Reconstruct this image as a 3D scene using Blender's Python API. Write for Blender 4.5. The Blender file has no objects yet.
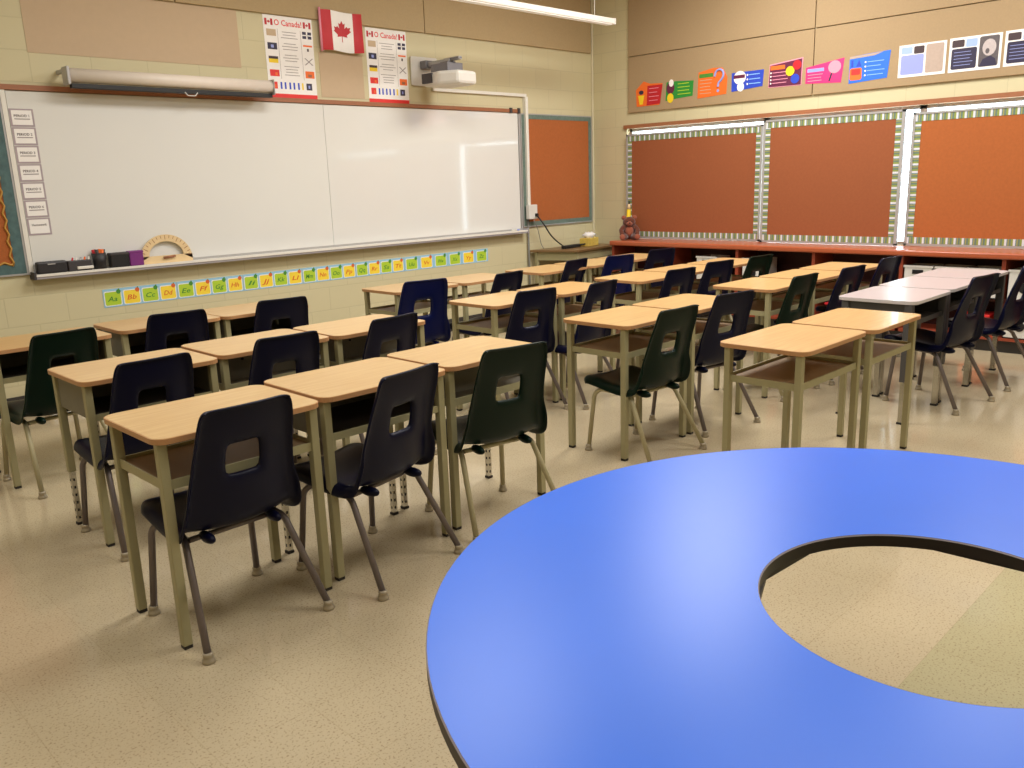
import bpy, bmesh, math, random
from mathutils import Vector, Matrix
random.seed(7)
PI = math.pi
SC = bpy.context.scene
COL = SC.collection

# ------------------------------------------------------------------ materials
def lin(c):
    return tuple(((x/255)/12.92 if x/255 <= .04045 else ((x/255+.055)/1.055)**2.4) for x in c)+(1,)

def base_mat(name, rgb, rough=.5, metal=0, spec=.5, noise=0, nscale=20, bump=0, bscale=60, coat=0, sheen=0):
    m = bpy.data.materials.new(name); m.use_nodes = True
    nt = m.node_tree; b = nt.nodes['Principled BSDF']
    b.inputs['Roughness'].default_value = rough
    b.inputs['Metallic'].default_value = metal
    b.inputs['Specular IOR Level'].default_value = spec
    if coat: b.inputs['Coat Weight'].default_value = coat; b.inputs['Coat Roughness'].default_value = .08
    if sheen: b.inputs['Sheen Weight'].default_value = sheen
    c = lin(rgb)
    tc = nt.nodes.new('ShaderNodeTexCoord')
    n = nt.nodes.new('ShaderNodeTexNoise'); n.inputs['Scale'].default_value = nscale; n.inputs['Detail'].default_value = 4
    nt.links.new(tc.outputs['Object'], n.inputs['Vector'])
    mx = nt.nodes.new('ShaderNodeMix'); mx.data_type = 'RGBA'
    k = noise if noise else .04
    mx.inputs['A'].default_value = tuple(x*(1-k) for x in c[:3])+(1,)
    mx.inputs['B'].default_value = tuple(min(1, x*(1+k)) for x in c[:3])+(1,)
    nt.links.new(n.outputs['Fac'], mx.inputs['Factor'])
    nt.links.new(mx.outputs['Result'], b.inputs['Base Color'])
    if bump:
        n2 = nt.nodes.new('ShaderNodeTexNoise'); n2.inputs['Scale'].default_value = bscale
        nt.links.new(tc.outputs['Object'], n2.inputs['Vector'])
        bp = nt.nodes.new('ShaderNodeBump'); bp.inputs['Strength'].default_value = bump; bp.inputs['Distance'].default_value = .002
        nt.links.new(n2.outputs['Fac'], bp.inputs['Height']); nt.links.new(bp.outputs['Normal'], b.inputs['Normal'])
    return m

def block_mat(name, axis):
    m = base_mat(name, (206, 196, 158), .62, noise=.05, nscale=3)
    nt = m.node_tree; b = nt.nodes['Principled BSDF']
    geo = nt.nodes.new('ShaderNodeNewGeometry'); sp = nt.nodes.new('ShaderNodeSeparateXYZ'); cb = nt.nodes.new('ShaderNodeCombineXYZ')
    nt.links.new(geo.outputs['Position'], sp.inputs[0])
    nt.links.new(sp.outputs[axis], cb.inputs[0]); nt.links.new(sp.outputs[2], cb.inputs[1])
    mp = nt.nodes.new('ShaderNodeMapping'); mp.inputs['Location'].default_value = ((-.02, 0, 0) if axis == 0 else (-.02, 0, 0))
    nt.links.new(cb.outputs[0], mp.inputs[0])
    br = nt.nodes.new('ShaderNodeTexBrick'); br.offset = .5; br.squash = 1
    br.inputs['Scale'].default_value = 1; br.inputs['Brick Width'].default_value = .4025; br.inputs['Row Height'].default_value = .2055
    br.inputs['Mortar Size'].default_value = .005; br.inputs['Mortar Smooth'].default_value = .4; br.inputs['Bias'].default_value = 0
    c = lin((206, 196, 158))[:3]
    br.inputs['Color1'].default_value = c+(1,); br.inputs['Color2'].default_value = tuple(x*.975 for x in c)+(1,)
    br.inputs['Mortar'].default_value = tuple(x*.90 for x in c)+(1,)
    nt.links.new(mp.outputs[0], br.inputs['Vector'])
    mx = [n for n in nt.nodes if n.bl_idname == 'ShaderNodeMix'][0]
    mul = nt.nodes.new('ShaderNodeMix'); mul.data_type = 'RGBA'; mul.blend_type = 'MULTIPLY'; mul.inputs['Factor'].default_value = .0
    for l in list(b.inputs['Base Color'].links): nt.links.remove(l)
    nt.links.new(br.outputs['Color'], b.inputs['Base Color'])
    bp = nt.nodes.new('ShaderNodeBump'); bp.invert = True; bp.inputs['Strength'].default_value = .35; bp.inputs['Distance'].default_value = .002
    ns = nt.nodes.new('ShaderNodeTexNoise'); ns.inputs['Scale'].default_value = 90
    nt.links.new(geo.outputs['Position'], ns.inputs['Vector'])
    ad = nt.nodes.new('ShaderNodeMath'); ad.operation = 'MULTIPLY_ADD'; ad.inputs[1].default_value = .15
    nt.links.new(ns.outputs['Fac'], ad.inputs[0]); nt.links.new(br.outputs['Fac'], ad.inputs[2])
    nt.links.new(ad.outputs[0], bp.inputs['Height']); nt.links.new(bp.outputs['Normal'], b.inputs['Normal'])
    return m

def floor_mat():
    m = base_mat('terrazzo_floor', (200, 180, 140), .2)
    nt = m.node_tree; b = nt.nodes['Principled BSDF']
    for l in list(b.inputs['Base Color'].links): nt.links.remove(l)
    geo = nt.nodes.new('ShaderNodeNewGeometry')
    def noise(sc, d=3):
        n = nt.nodes.new('ShaderNodeTexNoise'); n.inputs['Scale'].default_value = sc; n.inputs['Detail'].default_value = d
        nt.links.new(geo.outputs['Position'], n.inputs['Vector']); return n
    def ramp(src, stops):
        r = nt.nodes.new('ShaderNodeValToRGB'); e = r.color_ramp.elements
        e[0].position, e[0].color = stops[0]; e[1].position, e[1].color = stops[1]
        for p, c in stops[2:]: x = e.new(p); x.color = c
        nt.links.new(src, r.inputs[0]); return r
    big = ramp(noise(1.3).outputs['Fac'], [(.3, lin((190, 173, 142))), (.7, lin((200, 184, 153)))])
    spk = ramp(noise(140, 2).outputs['Fac'], [(.30, (.45, .38, .30, 1)), (.44, (1, 1, 1, 1)), (.60, (1, 1, 1, 1)), (.74, (1.0, .98, .95, 1))])
    mul = nt.nodes.new('ShaderNodeMix'); mul.data_type = 'RGBA'; mul.blend_type = 'MULTIPLY'; mul.inputs['Factor'].default_value = .75
    nt.links.new(big.outputs[0], mul.inputs['A']); nt.links.new(spk.outputs[0], mul.inputs['B'])
    # faint tile joints
    br = nt.nodes.new('ShaderNodeTexBrick'); br.offset = 0; br.inputs['Scale'].default_value = 1
    br.inputs['Brick Width'].default_value = .3048; br.inputs['Row Height'].default_value = .3048; br.inputs['Mortar Size'].default_value = .0012
    br.inputs['Mortar Smooth'].default_value = .3
    br.inputs['Color1'].default_value = (1, 1, 1, 1); br.inputs['Color2'].default_value = (.97, .97, .96, 1); br.inputs['Mortar'].default_value = (.86, .84, .8, 1)
    mp = nt.nodes.new('ShaderNodeMapping'); mp.inputs['Location'].default_value = (.1, .1224, 0)
    nt.links.new(geo.outputs['Position'], mp.inputs[0]); nt.links.new(mp.outputs[0], br.inputs['Vector'])
    mul2 = nt.nodes.new('ShaderNodeMix'); mul2.data_type = 'RGBA'; mul2.blend_type = 'MULTIPLY'; mul2.inputs['Factor'].default_value = 1
    nt.links.new(mul.outputs['Result'], mul2.inputs['A']); nt.links.new(br.outputs['Color'], mul2.inputs['B'])
    # a band of greener tiles along Y < 0.792 for X > 2.3
    sp = nt.nodes.new('ShaderNodeSeparateXYZ'); nt.links.new(geo.outputs['Position'], sp.inputs[0])
    lt = nt.nodes.new('ShaderNodeMath'); lt.operation = 'LESS_THAN'; lt.inputs[1].default_value = .792; nt.links.new(sp.outputs[1], lt.inputs[0])
    gt = nt.nodes.new('ShaderNodeMath'); gt.operation = 'GREATER_THAN'; gt.inputs[1].default_value = 1.9; nt.links.new(sp.outputs[0], gt.inputs[0])
    an = nt.nodes.new('ShaderNodeMath'); an.operation = 'MULTIPLY'; nt.links.new(lt.outputs[0], an.inputs[0]); nt.links.new(gt.outputs[0], an.inputs[1])
    gr = nt.nodes.new('ShaderNodeMix'); gr.data_type = 'RGBA'; gr.blend_type = 'MULTIPLY'; gr.inputs['B'].default_value = (.86, .93, .84, 1)
    nt.links.new(an.outputs[0], gr.inputs['Factor']); nt.links.new(mul2.outputs['Result'], gr.inputs['A'])
    nt.links.new(gr.outputs['Result'], b.inputs['Base Color'])
    b.inputs['Roughness'].default_value = .13; b.inputs['Specular IOR Level'].default_value = .6
    bp = nt.nodes.new('ShaderNodeBump'); bp.inputs['Strength'].default_value = .12; bp.inputs['Distance'].default_value = .004
    nt.links.new(noise(9, 2).outputs['Fac'], bp.inputs['Height']); nt.links.new(bp.outputs['Normal'], b.inputs['Normal'])
    return m

def wood_mat(name, a, bcol, rough=.32, sc=(1.2, 22, 8), coat=.15):
    m = base_mat(name, a, rough, coat=coat); nt = m.node_tree; b = nt.nodes['Principled BSDF']
    for l in list(b.inputs['Base Color'].links): nt.links.remove(l)
    tc = nt.nodes.new('ShaderNodeTexCoord'); mp = nt.nodes.new('ShaderNodeMapping'); mp.inputs['Scale'].default_value = sc
    oi = nt.nodes.new('ShaderNodeObjectInfo'); nt.links.new(oi.outputs['Random'], mp.inputs['Location'])
    nt.links.new(tc.outputs['Object'], mp.inputs[0])
    n = nt.nodes.new('ShaderNodeTexNoise'); n.inputs['Scale'].default_value = 3.2; n.inputs['Detail'].default_value = 7; n.inputs['Distortion'].default_value = .7
    nt.links.new(mp.outputs[0], n.inputs['Vector'])
    r = nt.nodes.new('ShaderNodeValToRGB'); e = r.color_ramp.elements
    e[0].position = .32; e[0].color = lin(bcol); e[1].position = .66; e[1].color = lin(a)
    nt.links.new(n.outputs['Fac'], r.inputs[0]); nt.links.new(r.outputs[0], b.inputs['Base Color'])
    return m

def stripe_mat(name, axis):
    # ruler-like border paper: green, teal and white stripes along one axis
    m = base_mat(name, (150, 180, 130), .6); nt = m.node_tree; b = nt.nodes['Principled BSDF']
    for l in list(b.inputs['Base Color'].links): nt.links.remove(l)
    geo = nt.nodes.new('ShaderNodeNewGeometry'); sp = nt.nodes.new('ShaderNodeSeparateXYZ'); nt.links.new(geo.outputs['Position'], sp.inputs[0])
    ml = nt.nodes.new('ShaderNodeMath'); ml.operation = 'MULTIPLY'; ml.inputs[1].default_value = 1/.066; nt.links.new(sp.outputs[axis], ml.inputs[0])
    fr = nt.nodes.new('ShaderNodeMath'); fr.operation = 'FRACT'; nt.links.new(ml.outputs[0], fr.inputs[0])
    r = nt.nodes.new('ShaderNodeValToRGB'); r.color_ramp.interpolation = 'CONSTANT'; e = r.color_ramp.elements
    e[0].position = 0; e[0].color = lin((215, 215, 220)); e[1].position = .26; e[1].color = lin((138, 150, 70))
    for p, c in ((.5, (100, 122, 108)), (.72, (150, 148, 86)), (.88, (100, 128, 138))): x = e.new(p); x.color = lin(c)
    nt.links.new(fr.outputs[0], r.inputs[0]); nt.links.new(r.outputs[0], b.inputs['Base Color'])
    return m

M = {}
def mk(k, rgb, **kw): M[k] = base_mat(k, rgb, **kw)
M['block_f'] = block_mat('painted_block_front', 0); M['block_r'] = block_mat('painted_block_side', 1)
M['floor'] = floor_mat()
mk('ceiling', (225, 222, 210), rough=.8, noise=.04)
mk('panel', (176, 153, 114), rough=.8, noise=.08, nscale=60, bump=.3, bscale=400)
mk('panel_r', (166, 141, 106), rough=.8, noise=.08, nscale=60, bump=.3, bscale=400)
mk('seam', (110, 85, 55), rough=.7)
mk('vinyl_base', (58, 54, 52), rough=.5)
mk('whiteboard', (226, 225, 220), rough=.07, spec=.5, noise=.02, nscale=2)
mk('alu', (176, 174, 172), rough=.4, metal=.3)
mk('corner_cream', (214, 206, 176), rough=.5)
mk('tray', (176, 172, 178), rough=.4, metal=.4)
mk('wood_trim', (156, 100, 66), rough=.45, noise=.15)
mk('orange_cork', (170, 94, 44), rough=.9, noise=.14, nscale=45, bump=.4, bscale=200)
mk('brown_cork', (148, 82, 46), rough=.9, noise=.12, nscale=45, bump=.4, bscale=200)
mk('teal', (100, 118, 108), rough=.8, noise=.35, nscale=30)
mk('teal_dark', (78, 104, 104), rough=.8, noise=.45, nscale=30)
mk('gold', (190, 140, 60), rough=.6)
M['stripe_y'] = stripe_mat('striped_border', 1); M['stripe_z'] = stripe_mat('striped_border_upright', 2)
mk('counter_red', (176, 90, 56), rough=.3, noise=.08, coat=.2)
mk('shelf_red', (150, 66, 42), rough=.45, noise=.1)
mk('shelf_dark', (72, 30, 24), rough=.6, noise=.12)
M['desk_wood'] = wood_mat('desk_laminate', (212, 178, 120), (200, 160, 104))
M['desk_white'] = base_mat('pale_laminate', (198, 190, 190), .28, noise=.05, nscale=90, coat=.15)
mk('tmold', (188, 140, 96), rough=.4)
mk('tmold_white', (206, 198, 196), rough=.4)
mk('beige_steel', (164, 156, 118), rough=.42, noise=.05)
mk('grey_pan', (120, 114, 98), rough=.5, noise=.1)
mk('tan_pan', (140, 112, 78), rough=.5, noise=.1)
mk('box_dark', (60, 54, 48), rough=.6)
mk('charcoal_steel', (78, 76, 76), rough=.4, noise=.05)
mk('chrome', (200, 198, 192), rough=.22, metal=1)
mk('hole', (25, 22, 20), rough=.8)
mk('navy', (9, 11, 38), rough=.34, spec=.18, noise=.08, bump=.12, bscale=500)
mk('blue_navy', (12, 20, 70), rough=.34, spec=.18, noise=.08, bump=.12, bscale=500)
mk('green', (6, 28, 19), rough=.34, spec=.18, noise=.08, bump=.12, bscale=500)
mk('leg_grey', (116, 106, 104), rough=.38, metal=.35)
mk('leg_beige', (176, 166, 130), rough=.4)
mk('glide', (176, 164, 142), rough=.35, metal=.3)
mk('rubber', (35, 30, 28), rough=.6)
mk('blue_top', (8, 106, 238), rough=.34, spec=.36, noise=.05, nscale=4)
mk('black_edge', (34, 24, 22), rough=.5)
mk('pale_edge', (170, 160, 165), rough=.5)
mk('black', (22, 21, 23), rough=.5, noise=.1)
mk('mesh_black', (40, 38, 40), rough=.5, noise=.4, nscale=300)
mk('dark_grey', (60, 56, 58), rough=.6, noise=.3, nscale=200)
mk('purple', (120, 42, 120), rough=.5)
mk('white_paint', (232, 228, 218), rough=.4)
mk('white_plastic', (220, 216, 208), rough=.35)
mk('screen_case', (226, 214, 200), rough=.45)
mk('lens', (30, 32, 38), rough=.1, coat=.6)
mk('proj_grey', (120, 118, 122), rough=.4, metal=.3)
mk('pale_wood', (228, 200, 152), rough=.45, noise=.08)
mk('paper', (232, 222, 212), rough=.7)
mk('paper_white', (244, 240, 236), rough=.7)
mk('paper_pink', (236, 222, 220), rough=.7)
mk('backing_grey', (170, 156, 160), rough=.7)
mk('tan_paper', (198, 174, 144), rough=.85)
mk('ink', (70, 55, 58), rough=.7)
mk('ink_soft', (150, 140, 138), rough=.7)
mk('red', (190, 24, 36), rough=.55, noise=.06)
mk('red_bright', (226, 44, 40), rough=.55)
mk('orange', (238, 110, 36), rough=.55)
mk('yellow', (240, 205, 30), rough=.55)
mk('lime', (176, 206, 50), rough=.6)
mk('card_yellow', (246, 214, 60), rough=.6)
mk('leaf_green', (70, 140, 50), rough=.6)
mk('apple_orange', (216, 100, 40), rough=.6)
mk('sky_strip', (150, 198, 226), rough=.6)
mk('green_print', (36, 140, 50), rough=.55)
mk('blue_print', (38, 110, 230), rough=.55)
mk('royal', (40, 70, 190), rough=.55)
mk('maroon', (98, 26, 62), rough=.55)
mk('pink', (236, 46, 120), rough=.55)
mk('pale_pink', (232, 150, 170), rough=.55)
mk('lilac', (150, 160, 220), rough=.55)
mk('pale_blue', (160, 185, 225), rough=.55)
mk('night', (44, 38, 66), rough=.55)
mk('taupe', (180, 160, 146), rough=.6, noise=.1, nscale=40)
mk('photo_grey', (92, 84, 86), rough=.55, noise=.3, nscale=60)
mk('photo_light', (190, 178, 176), rough=.55, noise=.2, nscale=60)
mk('skyblue_line', (140, 190, 250), rough=.6)
mk('fur', (98, 48, 30), rough=.95, noise=.25, nscale=70, bump=1, bscale=250, sheen=.3)
mk('fur_light', (150, 82, 58), rough=.95, noise=.2, nscale=70, bump=1, bscale=250, sheen=.3)
mk('table_brown', (120, 92, 58), rough=.4, noise=.08)
mk('tissue_yellow', (208, 178, 80), rough=.6, noise=.2, nscale=30)
mk('wire_grey', (120, 118, 112), rough=.5)
def glass():
    m = bpy.data.materials.new('window_glass'); m.use_nodes = True; b = m.node_tree.nodes['Principled BSDF']
    b.inputs['Transmission Weight'].default_value = 1; b.inputs['Roughness'].default_value = 0; b.inputs['IOR'].default_value = 1.02
    b.inputs['Base Color'].default_value = (.95, 1, 1, 1); return m
M['glass'] = glass()
def emit(name, c, s):
    m = bpy.data.materials.new(name); m.use_nodes = True; b = m.node_tree.nodes['Principled BSDF']
    b.inputs['Emission Color'].default_value = c; b.inputs['Emission Strength'].default_value = s
    b.inputs['Base Color'].default_value = (.9, .88, .84, 1); return m
M['lamp'] = emit('lamp_tube', (1, .93, .85, 1), .12)

# ------------------------------------------------------------------ mesh builder
class B:
    """collects geometry with material slots; T maps local (u,v,w) to object space"""
    def __init__(s, T=None): s.v = []; s.f = []; s.m = []; s.mats = []; s.sm = []; s.T = T
    def _m(s, k):
        if k not in s.mats: s.mats.append(k)
        return s.mats.index(k)
    def add(s, vs, fs, k, smooth=False):
        o = len(s.v); s.v += [tuple(s.T(*p)) if s.T else tuple(p) for p in vs]
        i = s._m(k)
        for f in fs: s.f.append([o+a for a in f]); s.m.append(i); s.sm.append(smooth)
    def box(s, a, b, k):
        x0, y0, z0 = a; x1, y1, z1 = b
        s.add([(x0,y0,z0),(x1,y0,z0),(x1,y1,z0),(x0,y1,z0),(x0,y0,z1),(x1,y0,z1),(x1,y1,z1),(x0,y1,z1)],
              [(0,3,2,1),(4,5,6,7),(0,1,5,4),(1,2,6,5),(2,3,7,6),(3,0,4,7)], k)
    def prism(s, pts, z0, z1, k, kside=None, smooth=False):
        n = len(pts)
        vs = [(p[0],p[1],z0) for p in pts]+[(p[0],p[1],z1) for p in pts]
        s.add(vs, [tuple(range(n))[::-1], tuple(range(n, 2*n))], k)
        s.add(vs, [(i,(i+1)%n,n+(i+1)%n,n+i) for i in range(n)], kside or k, smooth)
    def flat(s, pts, w, k): s.add([(p[0],p[1],w) for p in pts], [tuple(range(len(pts)))], k)
    def rect(s, u0, v0, u1, v1, w, k): s.flat([(u0,v0),(u1,v0),(u1,v1),(u0,v1)], w, k)
    def rrect(s, u0, v0, u1, v1, r, w, k): s.flat(rrp(u0,v0,u1,v1,r), w, k)
    def disc(s, u, v, r, w, k, n=20, ry=None):
        s.flat([(u+r*math.cos(2*PI*i/n), v+(ry or r)*math.sin(2*PI*i/n)) for i in range(n)], w, k)
    def tube(s, path, r, k, seg=10, smooth_r=.03, cap=True):
        P = roundpath([Vector(p) for p in path], smooth_r)
        fr = None; rings = []
        for i, p in enumerate(P):
            t = (P[min(i+1,len(P)-1)]-P[max(i-1,0)]).normalized()
            if fr is None:
                a = Vector((0,0,1)) if abs(t.z) < .9 else Vector((1,0,0)); n = t.cross(a).normalized()
            else: n = (fr-t*fr.dot(t)).normalized()
            fr = n; b = t.cross(n)
            rr = r(i/(len(P)-1)) if callable(r) else r
            rings.append([p+(n*math.cos(2*PI*j/seg)+b*math.sin(2*PI*j/seg))*rr for j in range(seg)])
        vs = [q for R in rings for q in R]; fs = []
        for i in range(len(P)-1):
            for j in range(seg): fs.append((i*seg+j, i*seg+(j+1)%seg, (i+1)*seg+(j+1)%seg, (i+1)*seg+j))
        s.add(vs, fs, k, True)
        if cap: s.add(vs, [tuple(range(seg))[::-1], tuple(range((len(P)-1)*seg, len(P)*seg))], k)
    def lathe(s, prof, c, k, seg=20):
        vs = [(c[0]+r*math.cos(2*PI*j/seg), c[1]+r*math.sin(2*PI*j/seg), c[2]+z) for r, z in prof for j in range(seg)]
        fs = [(i*seg+j, i*seg+(j+1)%seg, (i+1)*seg+(j+1)%seg, (i+1)*seg+j) for i in range(len(prof)-1) for j in range(seg)]
        s.add(vs, fs, k, True)
        s.add(vs, [tuple(range(seg))[::-1], tuple(range((len(prof)-1)*seg, len(prof)*seg))], k)
    def ball(s, c, r, k, seg=16, rings=10, rot=None):
        rx, ry, rz = r if isinstance(r, tuple) else (r, r, r)
        vs = []; 
        for i in range(rings+1):
            th = PI*i/rings
            for j in range(seg):
                p = Vector((rx*math.sin(th)*math.cos(2*PI*j/seg), ry*math.sin(th)*math.sin(2*PI*j/seg), rz*math.cos(th)))
                if rot: p = rot @ p
                vs.append(tuple(Vector(c)+p))
        fs = [(i*seg+j, (i+1)*seg+j, (i+1)*seg+(j+1)%seg, i*seg+(j+1)%seg) for i in range(rings) for j in range(seg)]
        s.add(vs, fs, k, True)
    def text(s, txt, u, v, h, w, k, align='CENTER', width=None, italic=0):
        """lettering laid flat at (u,v) with cap height h; fitted to width when given"""
        cu = bpy.data.curves.new('t', 'FONT'); cu.body = txt; cu.size = 1; cu.align_x = align; cu.align_y = 'CENTER'; cu.fill_mode = 'FRONT'
        cu.resolution_u = 2; cu.shear = italic; cu.offset = .014
        o = bpy.data.objects.new('t', cu); COL.objects.link(o); bpy.context.view_layer.update()
        me = bpy.data.meshes.new_from_object(o.evaluated_get(bpy.context.evaluated_depsgraph_get()))
        xs = [q.co.x for q in me.vertices]
        sx = sy = h/.7
        if width and xs: sx = width/(max(xs)-min(xs))
        s.add([(u+q.co.x*sx, v+q.co.y*sy, w) for q in me.vertices], [tuple(p.vertices) for p in me.polygons], k)
        bpy.data.objects.remove(o); bpy.data.curves.remove(cu); bpy.data.meshes.remove(me)
    def build(s, name, parent=None, loc=None, bevel=0, fix=True):
        me = bpy.data.meshes.new(name); me.from_pydata(s.v, [], s.f); me.update()
        for k in s.mats: me.materials.append(M[k])
        for p, i, sm in zip(me.polygons, s.m, s.sm): p.material_index = i; p.use_smooth = sm
        if fix:
            bm = bmesh.new(); bm.from_mesh(me); bmesh.ops.remove_doubles(bm, verts=bm.verts, dist=1e-5)
            if bevel:
                es = [e for e in bm.edges if len(e.link_faces) == 2 and e.calc_face_angle(0) > .6]
                bmesh.ops.bevel(bm, geom=es, offset=bevel, segments=2, profile=.5, affect='EDGES', clamp_overlap=True)
            bmesh.ops.recalc_face_normals(bm, faces=bm.faces); bm.to_mesh(me); bm.free()
        o = bpy.data.objects.new(name, me); COL.objects.link(o)
        if parent: o.parent = parent
        if loc: o.location = loc
        return o

def roundpath(P, r):
    if len(P) < 3 or r <= 0: return P
    out = [P[0]]
    for a, b, c in zip(P, P[1:], P[2:]):
        d1 = (a-b); d2 = (c-b); q = min(r, d1.length*.45, d2.length*.45)
        p1 = b+d1.normalized()*q; p2 = b+d2.normalized()*q
        for i in range(5):
            t = i/4; out.append(p1*(1-t)**2+b*2*t*(1-t)+p2*t*t)
    out.append(P[-1]); return out
def rrp(u0, v0, u1, v1, r, n=5):
    pts = []
    for cx, cy, a in ((u1-r, v0+r, -PI/2), (u1-r, v1-r, 0), (u0+r, v1-r, PI/2), (u0+r, v0+r, PI)):
        for i in range(n+1): t = a+PI/2*i/n; pts.append((cx+r*math.cos(t), cy+r*math.sin(t)))
    return pts

def tag(o, label=None, cat=None, group=None, kind=None):
    if label: o['label'] = label
    if cat: o['category'] = cat
    if group: o['group'] = group
    if kind: o['kind'] = kind
    return o
def thing(name, loc, rz=0, label=None, cat=None, group=None):
    o = bpy.data.objects.new(name, None); COL.objects.link(o); o.location = loc; o.rotation_euler = (0, 0, rz); o.empty_display_size = .1
    return tag(o, label, cat, group)
def struct(o): o['kind'] = 'structure'; return o
def copy_tree(o, parent=None):
    c = o.copy(); COL.objects.link(c); c.parent = parent
    for ch in list(o.children): copy_tree(ch, c)
    return c

# ------------------------------------------------------------------ room
FY, RX, LX, BY, CZ = 6.6, 8.02, -2.6, -4.2, 3.75
b = B(); b.box((LX-.2, BY-.2, -.1), (RX+.4, FY+.2, 0), 'floor'); struct(b.build('floor'))
b = B(); b.box((LX-.2, BY-.2, CZ), (RX+.4, FY+.2, CZ+.1), 'ceiling'); struct(b.build('ceiling'))
b = B(); b.box((LX-.2, FY, 0), (RX+.3, FY+.2, CZ), 'block_f'); struct(b.build('wall_front'))
b = B(); b.box((LX-.2, BY, 0), (LX, FY, CZ), 'block_r'); struct(b.build('wall_left'))
b = B(); b.box((LX-.2, BY-.2, 0), (RX+.3, BY, CZ), 'block_f'); struct(b.build('wall_back'))
# right wall with a long window opening
WZ0, WZ1, WY1, WY0 = .815, 2.03, 6.10, 1.1
b = B()
b.box((RX, WY1, 0), (RX+.2, FY, CZ), 'block_r'); b.box((RX, BY, 0), (RX+.2, WY0, CZ), 'block_r')
b.box((RX, WY0, 0), (RX+.2, WY1, WZ0), 'block_r'); b.box((RX, WY0, WZ1), (RX+.2, WY1, CZ), 'block_r')
struct(b.build('wall_right'))
# windows behind the boards
edges = [6.10, 4.40, 2.90, 1.1]
for i in range(3):
    y1, y0 = edges[i], edges[i+1]
    g = B(); g.box((RX+.09, y0+.03, WZ0+.03), (RX+.096, y1-.03, WZ1-.03), 'glass'); w = struct(g.build('window_%d' % (i+1)))
    f = B()
    for a, c in (((y0, WZ0), (y0+.03, WZ1)), ((y1-.03, WZ0), (y1, WZ1)), ((y0, WZ0), (y1, WZ0+.03)), ((y0, WZ1-.03), (y1, WZ1))):
        f.box((RX+.06, a[0], a[1]), (RX+.12, c[0], c[1]), 'alu')
    f.build('window_frame', w)
# trim: window head moulding and front rail over board
b = B(); b.box((RX-.025, WY0, WZ1), (RX-.001, 6.13, WZ1+.04), 'wood_trim'); struct(b.build('trim_1'))
# fabric tack panels high on both walls
def panels(name, T, rows, cols, k):
    for (v0, v1) in rows:
        for (u0, u1) in cols:
            p = B(T); p.box((u0+.004, v0+.004, 0), (u1-.004, v1-.004, .022), k); o = struct(p.build(name % next(TN), bevel=.004))
def counter():
    n = 2
    while True: yield n; n += 1
TN = counter()
TF = lambda u, v, w: (u, FY-.001-w, v)
TR = lambda u, v, w: (RX-.001-w, -u, v)
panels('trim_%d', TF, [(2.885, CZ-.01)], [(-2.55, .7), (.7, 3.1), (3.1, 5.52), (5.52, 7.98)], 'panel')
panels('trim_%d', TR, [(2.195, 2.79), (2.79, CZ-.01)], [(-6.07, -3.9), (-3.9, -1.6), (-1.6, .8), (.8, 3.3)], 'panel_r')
b = B(); b.box((LX, FY-.012, 0), (6.8, FY-.001, .13), 'vinyl_base'); struct(b.build('baseboard_front'))
b = B(); b.box((RX-.012, 6.02, 0), (RX-.001, FY-.02, .13), 'vinyl_base'); struct(b.build('baseboard_right'))
b = B(); b.box((RX-.022, FY-.022, .76), (RX-.001, FY-.001, CZ-.01), 'corner_cream'); struct(b.build('trim_90', bevel=.006))

# ------------------------------------------------------------------ whiteboard, tray
wb = thing('whiteboard', (0, 0, 0), 0, 'long white dry-erase board with aluminium frame across the front wall', 'whiteboard')
X0, X1, XM = 1.83, 6.77, 4.33
for a, c in ((X0+.02, XM-.002), (XM+.002, X1-.02)):
    p = B(TF); p.box((a, .99, 0), (c, 2.20, .012), 'whiteboard'); p.build('board_panel', wb)
p = B(TF)
p.box((X0-.015, .97, 0), (X0+.015, 2.21, .02), 'white_paint'); p.box((X1-.015, .97, 0), (X1+.01, 2.21, .02), 'alu'); p.box((X0, .96, 0), (X1, .99, .018), 'alu')
p.build('board_frame', wb)
p = B(TF); p.box((X0-.2, 2.205, 0), (X1, 2.24, .025), 'wood_trim'); p.build('top_rail', wb)
for u in (6.62, 6.74):
    p = B(TF); p.box((u, 2.20, .02), (u+.03, 2.25, .04), 'dark_grey'); p.build('rail_clip', wb)
p = B(TF); p.box((X0, .960, .01), (X1, .972, .095), 'white_paint'); p.box((X0, .957, .088), (X1, .974, .1), 'white_paint'); p.box((X0, .940, .02), (X1, .958, .094), 'tray'); p.build('marker_tray', wb)
for u in (X0-.012, X1):
    p = B(TF); p.box((u, .938, .0), (u+.014, .99, .105), 'dark_grey' if u < 2 else 'tray'); p.build('tray_end_cap', wb)

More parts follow.
